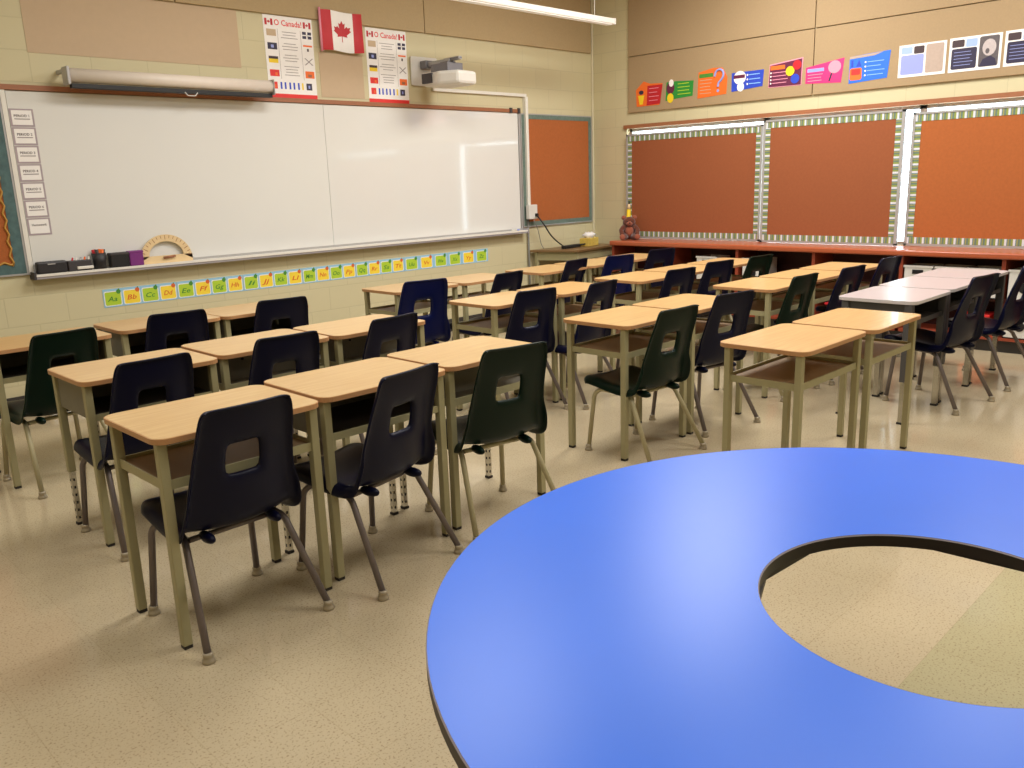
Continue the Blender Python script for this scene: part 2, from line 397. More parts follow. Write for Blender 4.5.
# left cork board and right cork board on the front wall
def corkboard(u0, u1, v0, v1, label, border, scallop=False, bw=.06, frame='alu', edges='lrtb'):
    t = thing('cork_board', TF((u0+u1)/2, v0, 0), 0, label, 'notice board')
    T = lambda u, v, w: tuple(Vector(TF(u, v, w))-Vector(t.location))
    p = B(T); p.box((u0, v0, 0), (u1, v1, .014), 'orange_cork'); p.build('cork_panel', t)
    p = B(T)
    if 'l' in edges: p.box((u0, v0, .012), (u0+bw, v1, .018), border)
    if 'r' in edges: p.box((u1-bw, v0, .012), (u1, v1, .018), border)
    p.box((u0, v1-bw, .012), (u1, v1, .0175), border); p.box((u0, v0, .012), (u1, v0+bw, .0175), border)
    p.build('paper_border', t)
    if scallop:
        p = B(T); n = int((v1-v0-2*bw)/.045)
        pts = [(u1-bw-.012+.010*math.sin(i*PI/2), v0+bw*.8+(v1-v0-1.6*bw)*i/(n*2), .02) for i in range(n*2+1)]
        p.tube(pts, .007, 'gold', 6, .008)
        n = int((u1-u0)/.045); pts = [(u0+.03+(u1-u0-bw-.03)*i/(n*2), v0+bw+.004+.010*math.sin(i*PI/2), .02) for i in range(n*2+1)]
        p.tube(pts, .007, 'gold', 6, .008); p.build('scalloped_trim', t)
    p = B(T); f = .012
    p.box((u0-f, v0-f, 0), (u1+f, v0, .02), frame); p.box((u0-f, v1, 0), (u1+f, v1+f, .02), frame)
    p.box((u0-f, v0, 0), (u0, v1, .02), frame); p.box((u1, v0, 0), (u1+f, v1, .02), frame); p.build('board_frame', t)
    return t
corkboard(.62, 1.80, .985, 2.19, 'orange cork board with dark teal border left of the whiteboard', 'teal_dark', True, .07)
corkboard(6.80, 7.965, 1.01, 2.19, 'small orange cork board with grey-green border right of the whiteboard', 'teal', False, .045)

# ------------------------------------------------------------------ window boards
def window_board(y1, y0, label, tilt=0, z1=1.965, bc='brown_cork', xo=0):
    t = thing('bulletin_board', (RX-.03-xo, (y0+y1)/2, WZ0+.003), tilt, label, 'notice board', None)
    H = z1-WZ0-.003; W = (y1-y0)-.001
    T = lambda u, v, w: (-w, -u, v)
    u0, u1 = -W/2, W/2; bw = .055
    p = B(T); p.box((u0+.01, .01, 0), (u1-.01, H-.01, .018), bc); p.build('cork_panel', t)
    p = B(T); p.box((u0+.02, .02, .017), (u1-.02, .02+bw, .021), 'stripe_y'); p.box((u0+.02, H-.02-bw, .017), (u1-.02, H-.02, .021), 'stripe_y')
    p.box((u0+.02, .02+bw, .017), (u0+.02+bw, H-.02-bw, .021), 'stripe_z'); p.box((u1-.02-bw, .02+bw, .017), (u1-.02, H-.02-bw, .021), 'stripe_z')
    p.build('striped_border', t)
    p = B(T)
    for a, c in (((u0, 0), (u1, .018)), ((u0, H-.018), (u1, H)), ((u0, 0), (u0+.024, H)), ((u1-.024, 0), (u1, H))):
        p.box((a[0], a[1], -.004), (c[0], c[1], .026), 'alu')
    p.build('board_frame', t)
    return t
window_board(6.07, 4.375, 'brown cork board with striped border nearest the corner, above the plush bear')
window_board(4.335, 2.985, 'middle brown cork board with striped border covering the window', z1=1.995, xo=.07)
window_board(2.945, 1.12, 'rightmost cork board with striped border, above the white file bins', bc='orange_cork')

# ------------------------------------------------------------------ low shelf unit under windows
SX = 7.60
sh = thing('low_bookcase', (7.8, 3.0, 0), 0, 'long low red-brown open bookcase under the window boards', 'bookcase')
Y0, Y1 = -1.0, 6.0
def SB(): return B(lambda x, y, z: (x-7.8, y-3.0, z))
p = SB(); p.box((SX-.04, Y0, .762), (RX-.002, Y1, .812), 'counter_red'); p.build('counter_top', sh, bevel=.012)
ys = [Y1-.04]
y = 5.2
while y > Y0: ys.append(y); y -= .8
ys.append(Y0)
for y in ys:
    p = SB(); p.box((SX, y, .10), (RX-.03, y+.03, .762), 'shelf_red'); p.build('divider', sh)
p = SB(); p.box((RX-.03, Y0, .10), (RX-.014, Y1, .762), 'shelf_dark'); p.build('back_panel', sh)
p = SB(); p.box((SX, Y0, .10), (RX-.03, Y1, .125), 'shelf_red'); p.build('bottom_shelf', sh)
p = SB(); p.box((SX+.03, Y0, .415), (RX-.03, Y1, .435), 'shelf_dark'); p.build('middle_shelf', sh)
p = SB(); p.box((SX+.04, Y0, 0), (SX+.06, Y1, .10), 'vinyl_base'); p.build('toe_kick', sh)

def bin_(y, z, h, label, group, w=.235, tone='white_plastic', first=[None]):
    if first[0] is None:
        t = thing('file_bin', (SX+.004, y, z)); first[0] = t
        p = B(); d = .27
        p.box((0, 0, 0), (d, w, .008), tone); p.box((0, 0, 0), (.006, w, .20), tone); p.box((d-.006, 0, 0), (d, w, .20), tone)
        p.box((0, 0, 0), (d, .006, .20), tone); p.box((0, w-.006, 0), (d, w, .20), tone)
        p.box((-.005, -.004, .19), (.004, w+.004, .205), tone); p.build('bin_body', t)
        p = B(); p.box((-.004, .075, .145), (.001, .165, .175), 'black'); p.build('label_slot', t)
        p = B(); p.T = lambda u, v, q: (q, u, v)
        p.prism([(.12+.038*math.cos(a*PI/10), .085+.033*math.sin(a*PI/10)) for a in range(20)], -.004, .001, 'black'); p.build('finger_hole', t)
    else:
        t = copy_tree(first[0]); t.location = (SX+.004, y, z)
    t.scale = (1, 1, 1.2)
    tag(t, label, 'storage bin', group)
    return t
G = 'white file bins in the low bookcase'
bin_(2.555, .4355, .2, 'white file bin on the upper shelf, leftmost of the three behind the pale table tops', G)
bin_(2.30, .4355, .2, 'white file bin on the upper shelf, middle of the three behind the pale table tops', G)
bin_(2.05, .4355, .2, 'white file bin on the upper shelf, rightmost of the three behind the pale table tops', G)
bin_(1.74, .4355, .2, 'white file bin on the upper shelf at the right edge of the photo', G)
bin_(1.74, .1255, .2, 'white file bin on the bottom shelf at the right edge, behind the chairs', G)
bin_(4.12, .4355, .2, 'white file bin on the shelf beside the green chair of the middle right row', G)
bin_(4.65, .4355, .2, 'white file bin on the shelf behind the far right chair row', G)
for y, l in ((3.30, 'small red storage box on the bottom shelf seen past the chairs'), (2.10, 'small orange-red storage box on the bottom shelf beneath the white bins')):
    t = thing('storage_box', (SX+.05, y, .1255), 0, l, 'box')
    p = B(); p.box((0, 0, 0), (.22, .2, .15), 'red_bright' if y > 3 else 'orange'); p.build('box_body', t, bevel=.006)
    p = B(); p.box((-.006, -.006, .15), (.226, .206, .17), 'red' if y > 3 else 'red_bright'); p.build('lid', t, bevel=.004)

# ------------------------------------------------------------------ screen, lamp, projector, raceway
t = thing('projector_screen', (3.0, 6.44, 2.303), 0, 'rolled-up white projector screen tube mounted above the whiteboard', 'projector screen')
p = B(); n = 18; prof = []
for i in range(n): a = 2*PI*i/n; prof.append((.046*math.cos(a), .048*math.sin(a)))
p.T = lambda u, v, w: (w, u, v); p.prism(prof, -.79, .76, 'screen_case', smooth=True); p.build('case', t)
p = B(); p.box((-.78, -.02, -.085), (.755, .02, -.052), 'black'); p.build('bottom_bar', t, bevel=.004)
p = B(); p.tube([(.02, -.02, -.075), (.04, -.02, -.1), (.10, -.02, -.1), (.12, -.02, -.075)], .004, 'white_plastic', 6, .01); p.build('pull_handle', t)
for u in (-.810, .755):
    p = B(); p.box((u, -.052, -.065), (u+(.022 if u < 0 else .008), .05, .054), 'alu'); p.box((u, .05, .015), (u+(.022 if u < 0 else .008), .158, .045), 'alu'); p.build('end_bracket', t, bevel=.006)

t = thing('pendant_lamp', (6.3, 5.6, 3.0), .0, 'thin white linear lamp hanging on a wire near the top of the corner', 'ceiling lamp')
p = B(); p.T = lambda u, v, w: (w, u, v)
p.prism(rrp(-.045, -.025, .045, .03, .012, 3), -1.6, .8, 'white_paint'); p.build('lamp_body', t, bevel=0)
p = B(); p.box((-1.58, -.035, -.030), (.78, .035, -.0251), 'lamp'); p.build('diffuser', t)
p = B(); p.box((.8, -.046, -.027), (.83, .046, .032), 'white_plastic'); p.build('end_cap', t, bevel=.004)
for u in (.55, -1.3):
    p = B(); p.tube([(u, 0, .03), (u, 0, .73)], .004, 'white_paint', 6, 0); p.build('hanging_wire', t)

t = thing('wall_projector', (5.5, 6.59, 2.54), 0, 'white short-throw projector on a wall arm above the whiteboard', 'projector')
p = B(lambda u, v, w: (u, -w, v)); p.prism(rrp(-.17, -.13, .15, .13, .015), 0, .014, 'white_plastic'); p.build('wall_plate', t)
p = B(); p.box((-.035, -.40, .035), (.035, -.09, .075), 'alu'); p.box((-.022, -.52, .055), (.022, -.30, .085), 'proj_grey'); p.build('arm', t, bevel=.008)
p = B(); p.box((-.065, -.10, .02), (.055, -.0145, .09), 'proj_grey'); p.build('arm_clamp', t, bevel=.006)
p = B(); pts = [(-.20, -.42), (-.10, -.60), (.14, -.58), (.17, -.40), (.13, -.16), (-.16, -.16)]
p.prism(pts, -.165, -.045, 'white_plastic'); p.build('projector_body', t, bevel=.028)
p = B(); p.box((-.11, -.46, -.0449), (.08, -.22, .034), 'proj_grey'); p.box((-.06, -.42, .034), (.03, -.30, .05), 'dark_grey'); p.build('mount_bracket', t, bevel=.006)
p = B(); p.box((-.205, -.33, -.14), (-.175, -.20, -.055), 'dark_grey'); p.build('vent_grille', t)
p = B(); p.box((-.12, -.165, -.14), (-.02, -.145, -.07), 'dark_grey'); p.build('connector_panel', t)
p = B(lambda u, v, w: (u, -w, v)); p.lathe([(.001, 0), (.026, 0), (.026, .02), (.001, .02)], (.0, -.010, .42), 'lens', 14); p.build('lens', t)
p = B(); p.tube([(.06, -.33, .03), (.11, -.28, .06), (.08, -.2, .09), (.03, -.08, .08)], .008, 'black', 7, .03); p.build('cable_loop', t)

t = thing('cable_raceway', (6.865, 6.585, 1.8), 0, 'white cable raceway running down the front wall beside the small cork board', 'cable cover')
p = B(); p.box((-1.28, -.012, .57), (.02, .012, .60), 'white_paint'); p.build('upper_run', t)
p = B(); p.box((-.02, -.03, -.60), (.02, .012, .57), 'white_paint'); p.build('vertical_run', t)
p = B(); p.tube([(-.01, -.012, -.68), (-.01, -.012, -1.79)], .011, 'wire_grey', 8, 0); p.build('lower_conduit', t)
t = thing('power_outlet', (6.88, 6.56, 1.16), 0, 'white surface outlet box at the foot of the raceway with a black plug', 'outlet')
p = B(); p.box((-.07, -.055, -.075), (.06, .0, .08), 'white_plastic'); p.build('outlet_box', t, bevel=.008)
p = B(); p.box((.015, -.085, -.05), (.045, -.055, -.015), 'black'); p.build('plug', t, bevel=.004)
p = B(); p.tube([(6.91, 6.485, 1.12), (6.95, 6.42, 1.02), (7.03, 6.40, .90), (7.14, 6.40, .82), (7.24, 6.40, .765)], .008, 'black', 8, .05)
tag(p.build('cord'), 'black power cord hanging from the white outlet down to the corner table', 'cord')
p = B(); p.tube([(6.87, 6.50, 1.08), (6.93, 6.5, .98), (6.98, 6.5, .8), (7.0, 6.48, .752)], .004, 'wire_grey', 6, .05)
tag(p.build('grey_cable'), 'thin grey cable hanging beside the black power cord', 'cord')

# ------------------------------------------------------------------ corner table and what lies on it
t = thing('corner_table', (7.3, 6.3, 0), 0, 'beige steel table with brown top wedged in the front corner', 'table')
def CB(): return B(lambda x, y, z: (x-7.3, y-6.3, z))
top = [(6.86, 6.57), (7.06, 6.03), (7.90, 6.17), (7.96, 6.57)]
p = CB(); p.prism(top, .72, .745, 'table_brown'); p.build('table_top', t, bevel=.005)
ap = [(6.91, 6.54), (7.09, 6.065), (7.87, 6.195), (7.92, 6.54)]
p = CB()
for a, c in zip(ap, ap[1:]+ap[:1]):
    d = Vector((c[0]-a[0], c[1]-a[1])).normalized()*.0; n = Vector((-(c[1]-a[1]), c[0]-a[0])).normalized()*.012
    p.prism([a, c, (c[0]+n.x, c[1]+n.y), (a[0]+n.x, a[1]+n.y)], .63, .7195, 'beige_steel')
p.build('apron', t)
for x, y in ap:
    p = CB(); x += .015 if x < 7.3 else -.02; y += .02 if y < 6.3 else -.02
    p.box((x-.018, y-.018, 0), (x+.018, y+.018, .7195), 'beige_steel'); p.build('leg', t)
p = CB(); p.prism([(6.95, 6.52), (7.12, 6.1), (7.85, 6.22), (7.88, 6.52)], .28, .30, 'tan_pan'); p.build('lower_shelf', t)
t = thing('tissue_box', (7.62, 6.34, .745), .2, 'yellow tissue box with a white tissue on the corner table', 'tissue box')
p = B(); p.box((-.12, -.06, 0), (.12, .06, .09), 'tissue_yellow'); p.build('carton', t, bevel=.004)
p = B()
vs = []; seg = 14
for i, (r, z) in enumerate(((.05, .088), (.075, .11), (.08, .13), (.05, .15), (.01, .145))):
    for j in range(seg): rr = r*(1+.25*math.sin(j*3.1+i)); vs.append((rr*1.3*math.cos(2*PI*j/seg), rr*.7*math.sin(2*PI*j/seg), z+.008*math.sin(j*2.3+i)))
p.add(vs, [(i*seg+j, i*seg+(j+1)%seg, (i+1)*seg+(j+1)%seg, (i+1)*seg+j) for i in range(4) for j in range(seg)], 'paper_white', True); p.build('tissue', t)
t = thing('power_bar', (7.28, 6.32, .745), .15, 'black power bar with a tangle of cords on the corner table', 'power bar')
p = B(); p.box((-.16, -.03, 0), (.16, .03, .035), 'black'); p.build('bar_body', t, bevel=.006)
p = B(); pts = [(.16, 0, .02)]+[(.2+.09*math.cos(a)+.015*a, .0+.06*math.sin(a), .012+.004*a) for a in [i*.8 for i in range(14)]]
p.tube(pts, .008, 'black', 7, .03); p.build('coiled_cord', t)

# ------------------------------------------------------------------ plush bear and giant pencil
t = thing('plush_bear', (7.83, 5.925, .812), -PI/2*.55, 'brown plush teddy bear seated on the bookcase in the corner', 'soft toy')
p = B()
p.ball((0, 0, .115), (.085, .075, .115), 'fur', 18, 12)
p.ball((0, -.01, .245), (.085, .078, .078), 'fur', 18, 12)
for s in (-1, 1):
    p.tube([(s*.06, -.01, .19), (s*.11, -.05, .14), (s*.10, -.10, .09)], lambda q: .036-.006*q, 'fur', 10, .04); p.ball((s*.10, -.10, .088), .033, 'fur', 10, 8)
    p.tube([(s*.05, -.03, .045), (s*.085, -.12, .04), (s*.10, -.16, .042)], lambda q: .045-.008*q, 'fur', 10, .04)
p.build('bear_body', t)
for s in (-1, 1):
    p = B(); p.ball((s*.07, 0, .31), (.034, .02, .034), 'fur_light', 12, 8); p.build('ear', t)
    p = B(); p.ball((s*.10, -.175, .046), (.038, .022, .042), 'fur_light', 12, 8); p.build('foot_pad', t)
    p = B(); p.ball((s*.03, -.083, .262), .008, 'black', 8, 6); p.build('eye', t)
p = B(); p.ball((0, -.075, .228), (.042, .04, .034), 'fur_light', 14, 10); p.build('muzzle', t)
p = B(); p.ball((0, -.113, .238), (.013, .008, .010), 'black', 8, 6); p.build('nose', t)
p = B(); p.ball((0, -.045, .12), (.058, .042, .075), 'fur_light', 14, 10); p.build('belly_patch', t)
for q in COL.objects:
    if q.name == 'plush_bear': q.scale = (.84, .84, .78)
t = thing('giant_pencil', (7.945, 6.035, .812), 0, 'large yellow novelty pencil with dark tip standing behind the plush bear', 'novelty pencil')
t.rotation_euler = (.06, .0, .0)
p = B(); p.lathe([(.024, 0), (.024, .33)], (0, 0, 0), 'yellow', 6); p.build('pencil_shaft', t)
p = B(); p.lathe([(.024, .33), (.012, .39)], (0, 0, 0), 'pale_wood', 6); p.build('wood_cone', t)
p = B(); p.lathe([(.012, .39), (.002, .425)], (0, 0, 0), 'black', 6); p.build('tip', t)

# ------------------------------------------------------------------ things on the marker tray
TZ = .9725
def tray_thing(name, x, label, cat, rz=0): return thing(name, (x, FY-.055, TZ), rz, label, cat)
t = tray_thing('pencil_case', 1.95, 'long black sparkly pencil case at the left end of the marker tray', 'pencil case')
p = B(); p.box((-.10, -.03, 0), (.10, .03, .085), 'mesh_black'); p.build('case_body', t, bevel=.014)
p = B(); p.box((-.03, -.032, .062), (.02, -.029, .070), 'alu'); p.build('zipper', t)
t = tray_thing('marker_basket', 2.135, 'dark grey mesh basket of markers beside the black pencil case', 'basket')
p = B(); p.box((-.08, -.03, 0), (.08, .03, .075), 'dark_grey'); p.build('basket_body', t, bevel=.006)
for i in range(5):
    p = B(); p.tube([(-.05+i*.028, 0, .05), (-.035+i*.028, .005, .095)], .006, ['red', 'white_paint', 'alu', 'orange', 'white_paint'][i], 7, 0); p.build('marker', t)
t = tray_thing('chalk_eraser', 2.29, 'small white eraser lying at the front edge of the marker tray', 'eraser'); 
t.location = (2.165, FY-.086, .985)
p = B(); p.box((-.055, -.012, 0), (.055, .012, .02), 'white_paint'); p.build('eraser_block', t, bevel=.004)
t = tray_thing('pen_cup', 2.28, 'black mesh pen cup holding orange and dark pens', 'pen cup')
p = B(); p.lathe([(.040, 0), (.050, .115), (.046, .115), (.038, .01)], (0, 0, 0), 'mesh_black', 18); p.build('cup', t)
for i in range(6):
    a = i*1.05; p = B(); p.tube([(.015*math.cos(a), .015*math.sin(a), .02), (.038*math.cos(a), .03*math.sin(a), .140)], .011, ['black', 'orange', 'black', 'red', 'dark_grey', 'orange'][i], 7, 0); p.build('pen', t)
t = tray_thing('black_box', 2.418, 'black rectangular box between the pen cup and the purple box', 'box')
p = B(); p.box((-.068, -.03, 0), (.068, .03, .105), 'black'); p.build('box_body', t, bevel=.008)
p = B(); p.box((-.070, -.032, .09), (.070, .032, .108), 'dark_grey'); p.build('lid', t, bevel=.004)
t = tray_thing('purple_box', 2.540, 'small purple box left of the wooden protractor', 'box')
p = B(); p.box((-.052, -.028, 0), (.052, .028, .11), 'purple'); p.build('box_body', t, bevel=.008)
p = B(); p.box((-.054, -.03, .095), (.054, .03, .112), 'purple'); p.build('lid', t, bevel=.004)
t = thing('board_protractor', (2.785, FY-.035, TZ), 0, 'large pale wooden board protractor leaning on the tray', 'protractor')
p = B(lambda u, v, w: (u, -w, v))
R1, R2, n = .205, .135, 28
outer = [(R1*math.cos(PI*i/n), .02+R1*math.sin(PI*i/n)*.95) for i in range(n+1)]
inner = [(R2*math.cos(PI*i/n), .055+R2*math.sin(PI*i/n)*.80) for i in range(n+1)]
vs = [(a[0], a[1], 0) for a in outer]+[(a[0], a[1], 0) for a in inner]+[(a[0], a[1], .012) for a in outer]+[(a[0], a[1], .012) for a in inner]
N = n+1; fs = []
for i in range(n):
    fs += [(i, i+1, N+i+1, N+i), (2*N+i, 3*N+i, 3*N+i+1, 2*N+i+1), (i, 2*N+i, 2*N+i+1, i+1), (N+i, N+i+1, 3*N+i+1, 3*N+i)]
p.add(vs, fs, 'pale_wood')
p.box((-R1, 0, 0), (R1, .056, .012), 'pale_wood'); p.build('protractor_body', t)
p = B(lambda u, v, w: (u, -w, v))
for i in range(1, 18):
    a = PI*i/18; c, s_ = math.cos(a), math.sin(a)*.95; r1 = R1*.97; r0 = R1*(.86 if i % 3 else .80)
    q = .0022; p.flat([(r0*c-q*s_, .02+r0*s_+q*c), (r1*c-q*s_, .02+r1*s_+q*c), (r1*c+q*s_, .02+r1*s_-q*c), (r0*c+q*s_, .02+r0*s_-q*c)], .0127, 'wood_trim')
p.build('degree_marks', t)
p = B(lambda u, v, w: (u, -w, v)); p.tube([(-.03, .04, .024), (.06, .047, .024)], .009, 'wood_trim', 8, 0); p.build('handle', t)
t = thing('marker_pen', (6.62, FY-.05, TZ+.008), 0, 'white marker with blue cap at the right end of the marker tray', 'marker')
p = B(); p.tube([(-.05, 0, 0), (.03, 0, 0)], .008, 'white_paint', 8, 0); p.build('barrel', t)
p = B(); p.tube([(.03, 0, 0), (.07, 0, 0)], .0085, 'lilac', 8, 0); p.build('cap', t)

# ------------------------------------------------------------------ period signs on the whiteboard
words = ['PERIOD 1', 'PERIOD 2', 'PERIOD 3', 'PERIOD 4', 'PERIOD 5', 'PERIOD 6', 'Homework']
ordn = ['topmost', 'second from the top', 'third from the top', 'fourth from the top', 'fifth from the top', 'sixth from the top', 'lowest']
for i, wd in enumerate(words):
    v1 = 2.085-.1214*i; v0 = v1-.1175; u0, u1 = 1.852, 2.002
    t = thing('period_sign', TF((u0+u1)/2, v0, .012), 0, 'white card reading %s, %s in the column on the whiteboard' % (wd, ordn[i]), 'sign', 'period cards on the whiteboard')
    T = lambda u, v, w: tuple(Vector(TF(u, v, w+.0122))-Vector(t.location))
    p = B(T); p.box((u0, v0, 0), (u1, v1, .0015), 'backing_grey'); p.build('backing_card', t)
    p = B(T); p.rect(u0+.012, v0+.012, u1-.012, v1-.010, .0022, 'paper_white')
    p.text(wd, (u0+u1)/2, v1-.047, .016, .003, 'ink', width=.095)
    if i < 6: p.rect(u0+.026, v1-.070, u1-.026, v1-.064, .003, 'ink_soft')
    p.build('front_card', t, fix=False)

# ------------------------------------------------------------------ alphabet strip
al = 'ABCDEFGHIJKLMNOPQRSTUVWXYZ'
U0, GW = 2.285, 3.965/7
cards = []
for g in range(7):
    nn = 4 if g < 5 else 3
    for q in range(nn): cards.append((U0+GW*g+.001+(GW-.004)/nn*q, U0+GW*g+.001+(GW-.004)/nn*(q+1)-.0005, nn))
for i in range(26):
    u0, u1, nn = cards[i]
    if nn == 3: e0, e1 = u0+.018, u1-.018
    else: e0, e1 = u0+.004, u1-.004
    green = (i % 4 if i < 20 else (i-20) % 3) % 2 == 0
    p = B(TF); p.box((u0, .677, 0), (u1, .812, .002), 'sky_strip')
    p.rrect(e0+.002, .685, e1-.002, .795, .014, .0026, 'paper_white')
    p.rrect(e0+.008, .690, e1-.008, .789, .012, .0032, 'lime' if green else 'card_yellow')
    p.text(al[i]+al[i].lower(), (u0+u1)/2-.006, .735, .036, .0038, 'leaf_green' if green else 'apple_orange', width=.072, italic=.25)
    p.disc(e1-.022, .788, .017, .0038, 'leaf_green' if green else 'apple_orange', 14)
    p.disc(e1-.018, .806, .005, .0042, 'leaf_green', 8)
    tag(p.build('alphabet_card', fix=False), '%s alphabet card showing %s%s in the strip under the whiteboard' % ('green' if green else 'yellow', al[i], al[i].lower()), 'alphabet card', 'alphabet cards under the whiteboard')

# ------------------------------------------------------------------ posters on the front wall
MAPLE = [(0,1),(.17,.68),(.36,.78),(.30,.28),(.54,.50),(.62,.36),(.94,.42),(.84,.14),(1,.04),(.52,-.32),(.58,-.52),(.04,-.44),(.04,-.98)]
MAPLE = MAPLE+[(-x, y) for x, y in MAPLE[::-1][:-1]]
def maple(p, u, v, s, w, k):
    # fan of triangles from the centre keeps the concave outline clean
    pts = [(u+x*s, v+y*s) for x, y in MAPLE]; n = len(pts)
    p.add([(u, v-.1*s, w)]+[(a, c, w) for a, c in pts], [(0, 1+i, 1+(i+1) % n) for i in range(n)], k)
def miniflag(p, u, v, w, h, wz, kind):
    r = lambda a, c, d, e, k, z=0: p.rect(u+w*a, v+h*c, u+w*d, v+h*e, wz+z, k)
    if kind == 'can':
        r(0, 0, 1, 1, 'paper_white'); r(0, 0, .28, 1, 'red', .0004); r(.72, 0, 1, 1, 'red', .0004); maple(p, u+w*.5, v+h*.5, h*.3, wz+.0004, 'red')
    elif kind == 'que':
        r(0, 0, 1, 1, 'night'); r(.42, 0, .58, 1, 'paper_white', .0004); r(0, .42, 1, .58, 'paper_white', .0004)
    elif kind == 'blue': r(0, 0, 1, 1, 'night'); r(.35, .25, .65, .7, 'lilac', .0004)
    elif kind == 'yel': r(0, 0, 1, 1, 'yellow'); r(0, .6, 1, 1, 'ink', .0004)
    elif kind == 'red': r(0, 0, 1, 1, 'red_bright'); r(.55, .15, .8, .6, 'orange', .0004)
    elif kind == 'x': r(0, 0, 1, 1, 'paper_white'); p.flat([(u, v), (u+w*.15, v), (u+w, v+h), (u+w*.85, v+h)], wz+.0004, 'ink_soft'); p.flat([(u+w*.85, v), (u+w, v), (u+w*.15, v+h), (u, v+h)], wz+.0005, 'ink_soft')
    elif kind == 'org': r(0, 0, 1, 1, 'orange'); r(.3, .15, .7, .55, 'wood_trim', .0004)
    elif kind == 'ont': r(0, 0, 1, 1, 'paper_white'); r(0, .75, 1, 1, 'orange', .0004); r(.4, .1, .6, .5, 'ink', .0004)
    elif kind == 'tri': r(0, 0, .3, 1, 'royal'); r(.3, 0, .7, 1, 'paper_white'); r(.7, 0, 1, 1, 'royal')
    elif kind == 'tri2': r(0, 0, .3, 1, 'royal'); r(.3, 0, .7, 1, 'paper_white'); r(.7, 0, 1, 1, 'yellow')
    elif kind == 'tan': r(0, 0, 1, 1, 'tan_paper')
def anthem(u0, u1, v0, v1, label):
    p = B(TF); p.box((u0, v0, 0), (u1, v1, .0015), 'paper_white')
    W = u1-u0; H = v1-v0
    p.rect(u0, v0-.02, u1, v0+.012, .002, 'red_bright')
    p.text('O Canada!', u0+W*.5, v1-.055, .045, .0023, 'red_bright', width=W*.56)
    miniflag(p, u0+W*.03, v1-.078, W*.16, .05, .002, 'can'); miniflag(p, u0+W*.81, v1-.078, W*.16, .05, .002, 'can')
    for i, k in enumerate(('tan', 'blue', 'yel', 'red')): miniflag(p, u0+W*.05, v1-.16-i*.105, W*.19, .052, .002, k)
    for i, k in enumerate(('que', 'ont', 'x', 'org')): miniflag(p, u0+W*.78, v1-.16-i*.105, W*.19, .056, .002, k)
    for i, k in enumerate(('red', 'tri', 'tri', 'tri2', 'blue')): miniflag(p, u0+W*(.06+.18*i), v0+.05, W*.12, .055, .002, k)
    for du in (.27, .74): p.rect(u0+W*du, v0+.13, u0+W*du+.003, v1-.10, .002, 'ink_soft')
    for i in range(16):
        if i in (3, 7, 11): continue
        ww = W*(.12+.08*random.random()); p.rect(u0+W*.505-ww, v1-.125-i*.0225, u0+W*.505+ww, v1-.120-i*.0225, .002, 'ink_soft')
    return tag(p.build('anthem_poster', fix=False), label, 'poster', 'anthem posters on the front wall')
anthem(3.83, 4.29, 2.262, 2.885, 'white anthem poster with small flags left of the red and white flag')
anthem(4.84, 5.30, 2.262, 2.880, 'white anthem poster with small flags beside the wall projector plate')
# small cloth flag, gently rippled
p = B(); nu, nv = 24, 10; FW, FH = .43, .325
def fl(i, j, off): 
    u = i/nu; v = j/nv
    return (4.355+u*FW, FY-.045-off-.010*math.sin(u*9+v*1.2)*(.4+.6*u), 2.645+v*FH+.006*math.sin(u*7))
vs = [fl(i, j, 0) for i in range(nu+1) for j in range(nv+1)]
for i in range(nu):
    k = 'red' if (i < 6 or i >= 18) else 'paper_white'
    q = [vs[i*(nv+1)+j] for j in range(nv+1)]+[vs[(i+1)*(nv+1)+j] for j in range(nv+1)]
    p.add(q, [(j, nv+1+j, nv+2+j, j+1) for j in range(nv)], k, True)
t = thing('canada_flag', (4.355, FY-.045, 2.645), 0, 'small red and white maple leaf flag between the two anthem posters', 'flag')
p.T = None; p.v = [(a-4.355, c-(FY-.045), d-2.645) for a, c, d in p.v]; o = p.build('flag_cloth', t)
p = B(lambda u, v, w: (u, -w, v))
MAPn = len(MAPLE); s_ = .088; cx_, cy_ = .212, .165
def onflag(u, v): return .010*math.sin((u/FW)*9+(v/FH)*1.2)*(.4+.6*u/FW)-.002
grid = []
ctr = (cx_, cy_-.1*s_); 
for i in range(MAPn):
    a = (cx_+MAPLE[i][0]*s_, cy_+MAPLE[i][1]*s_); c = (cx_+MAPLE[(i+1) % MAPn][0]*s_, cy_+MAPLE[(i+1) % MAPn][1]*s_)
    p.add([(ctr[0], ctr[1], onflag(*ctr)+.004), (a[0], a[1], onflag(*a)+.004), (c[0], c[1], onflag(*c)+.004)], [(0, 1, 2)], 'red')
p.build('maple_leaf', t, fix=False)
p = B(lambda u, v, w: (u, -w, v)); p.tube([(-.008, -.01, .0), (-.008, FH+.015, .0)], .010, 'pale_pink', 8, 0); p.build('flag_sleeve', t)
p = B(TF); p.box((4.335, 2.235+.03, 0), (4.79, 2.632, .002), 'tan_paper'); tag(p.build('tan_paper_sheet'), 'plain tan paper sheet below the red and white flag', 'paper')
p = B(TF); p.box((2.03, 2.455, 0), (3.60, 2.884, .002), 'tan_paper'); tag(p.build('tan_paper_banner'), 'wide plain tan paper banner above the projector screen tube', 'paper')

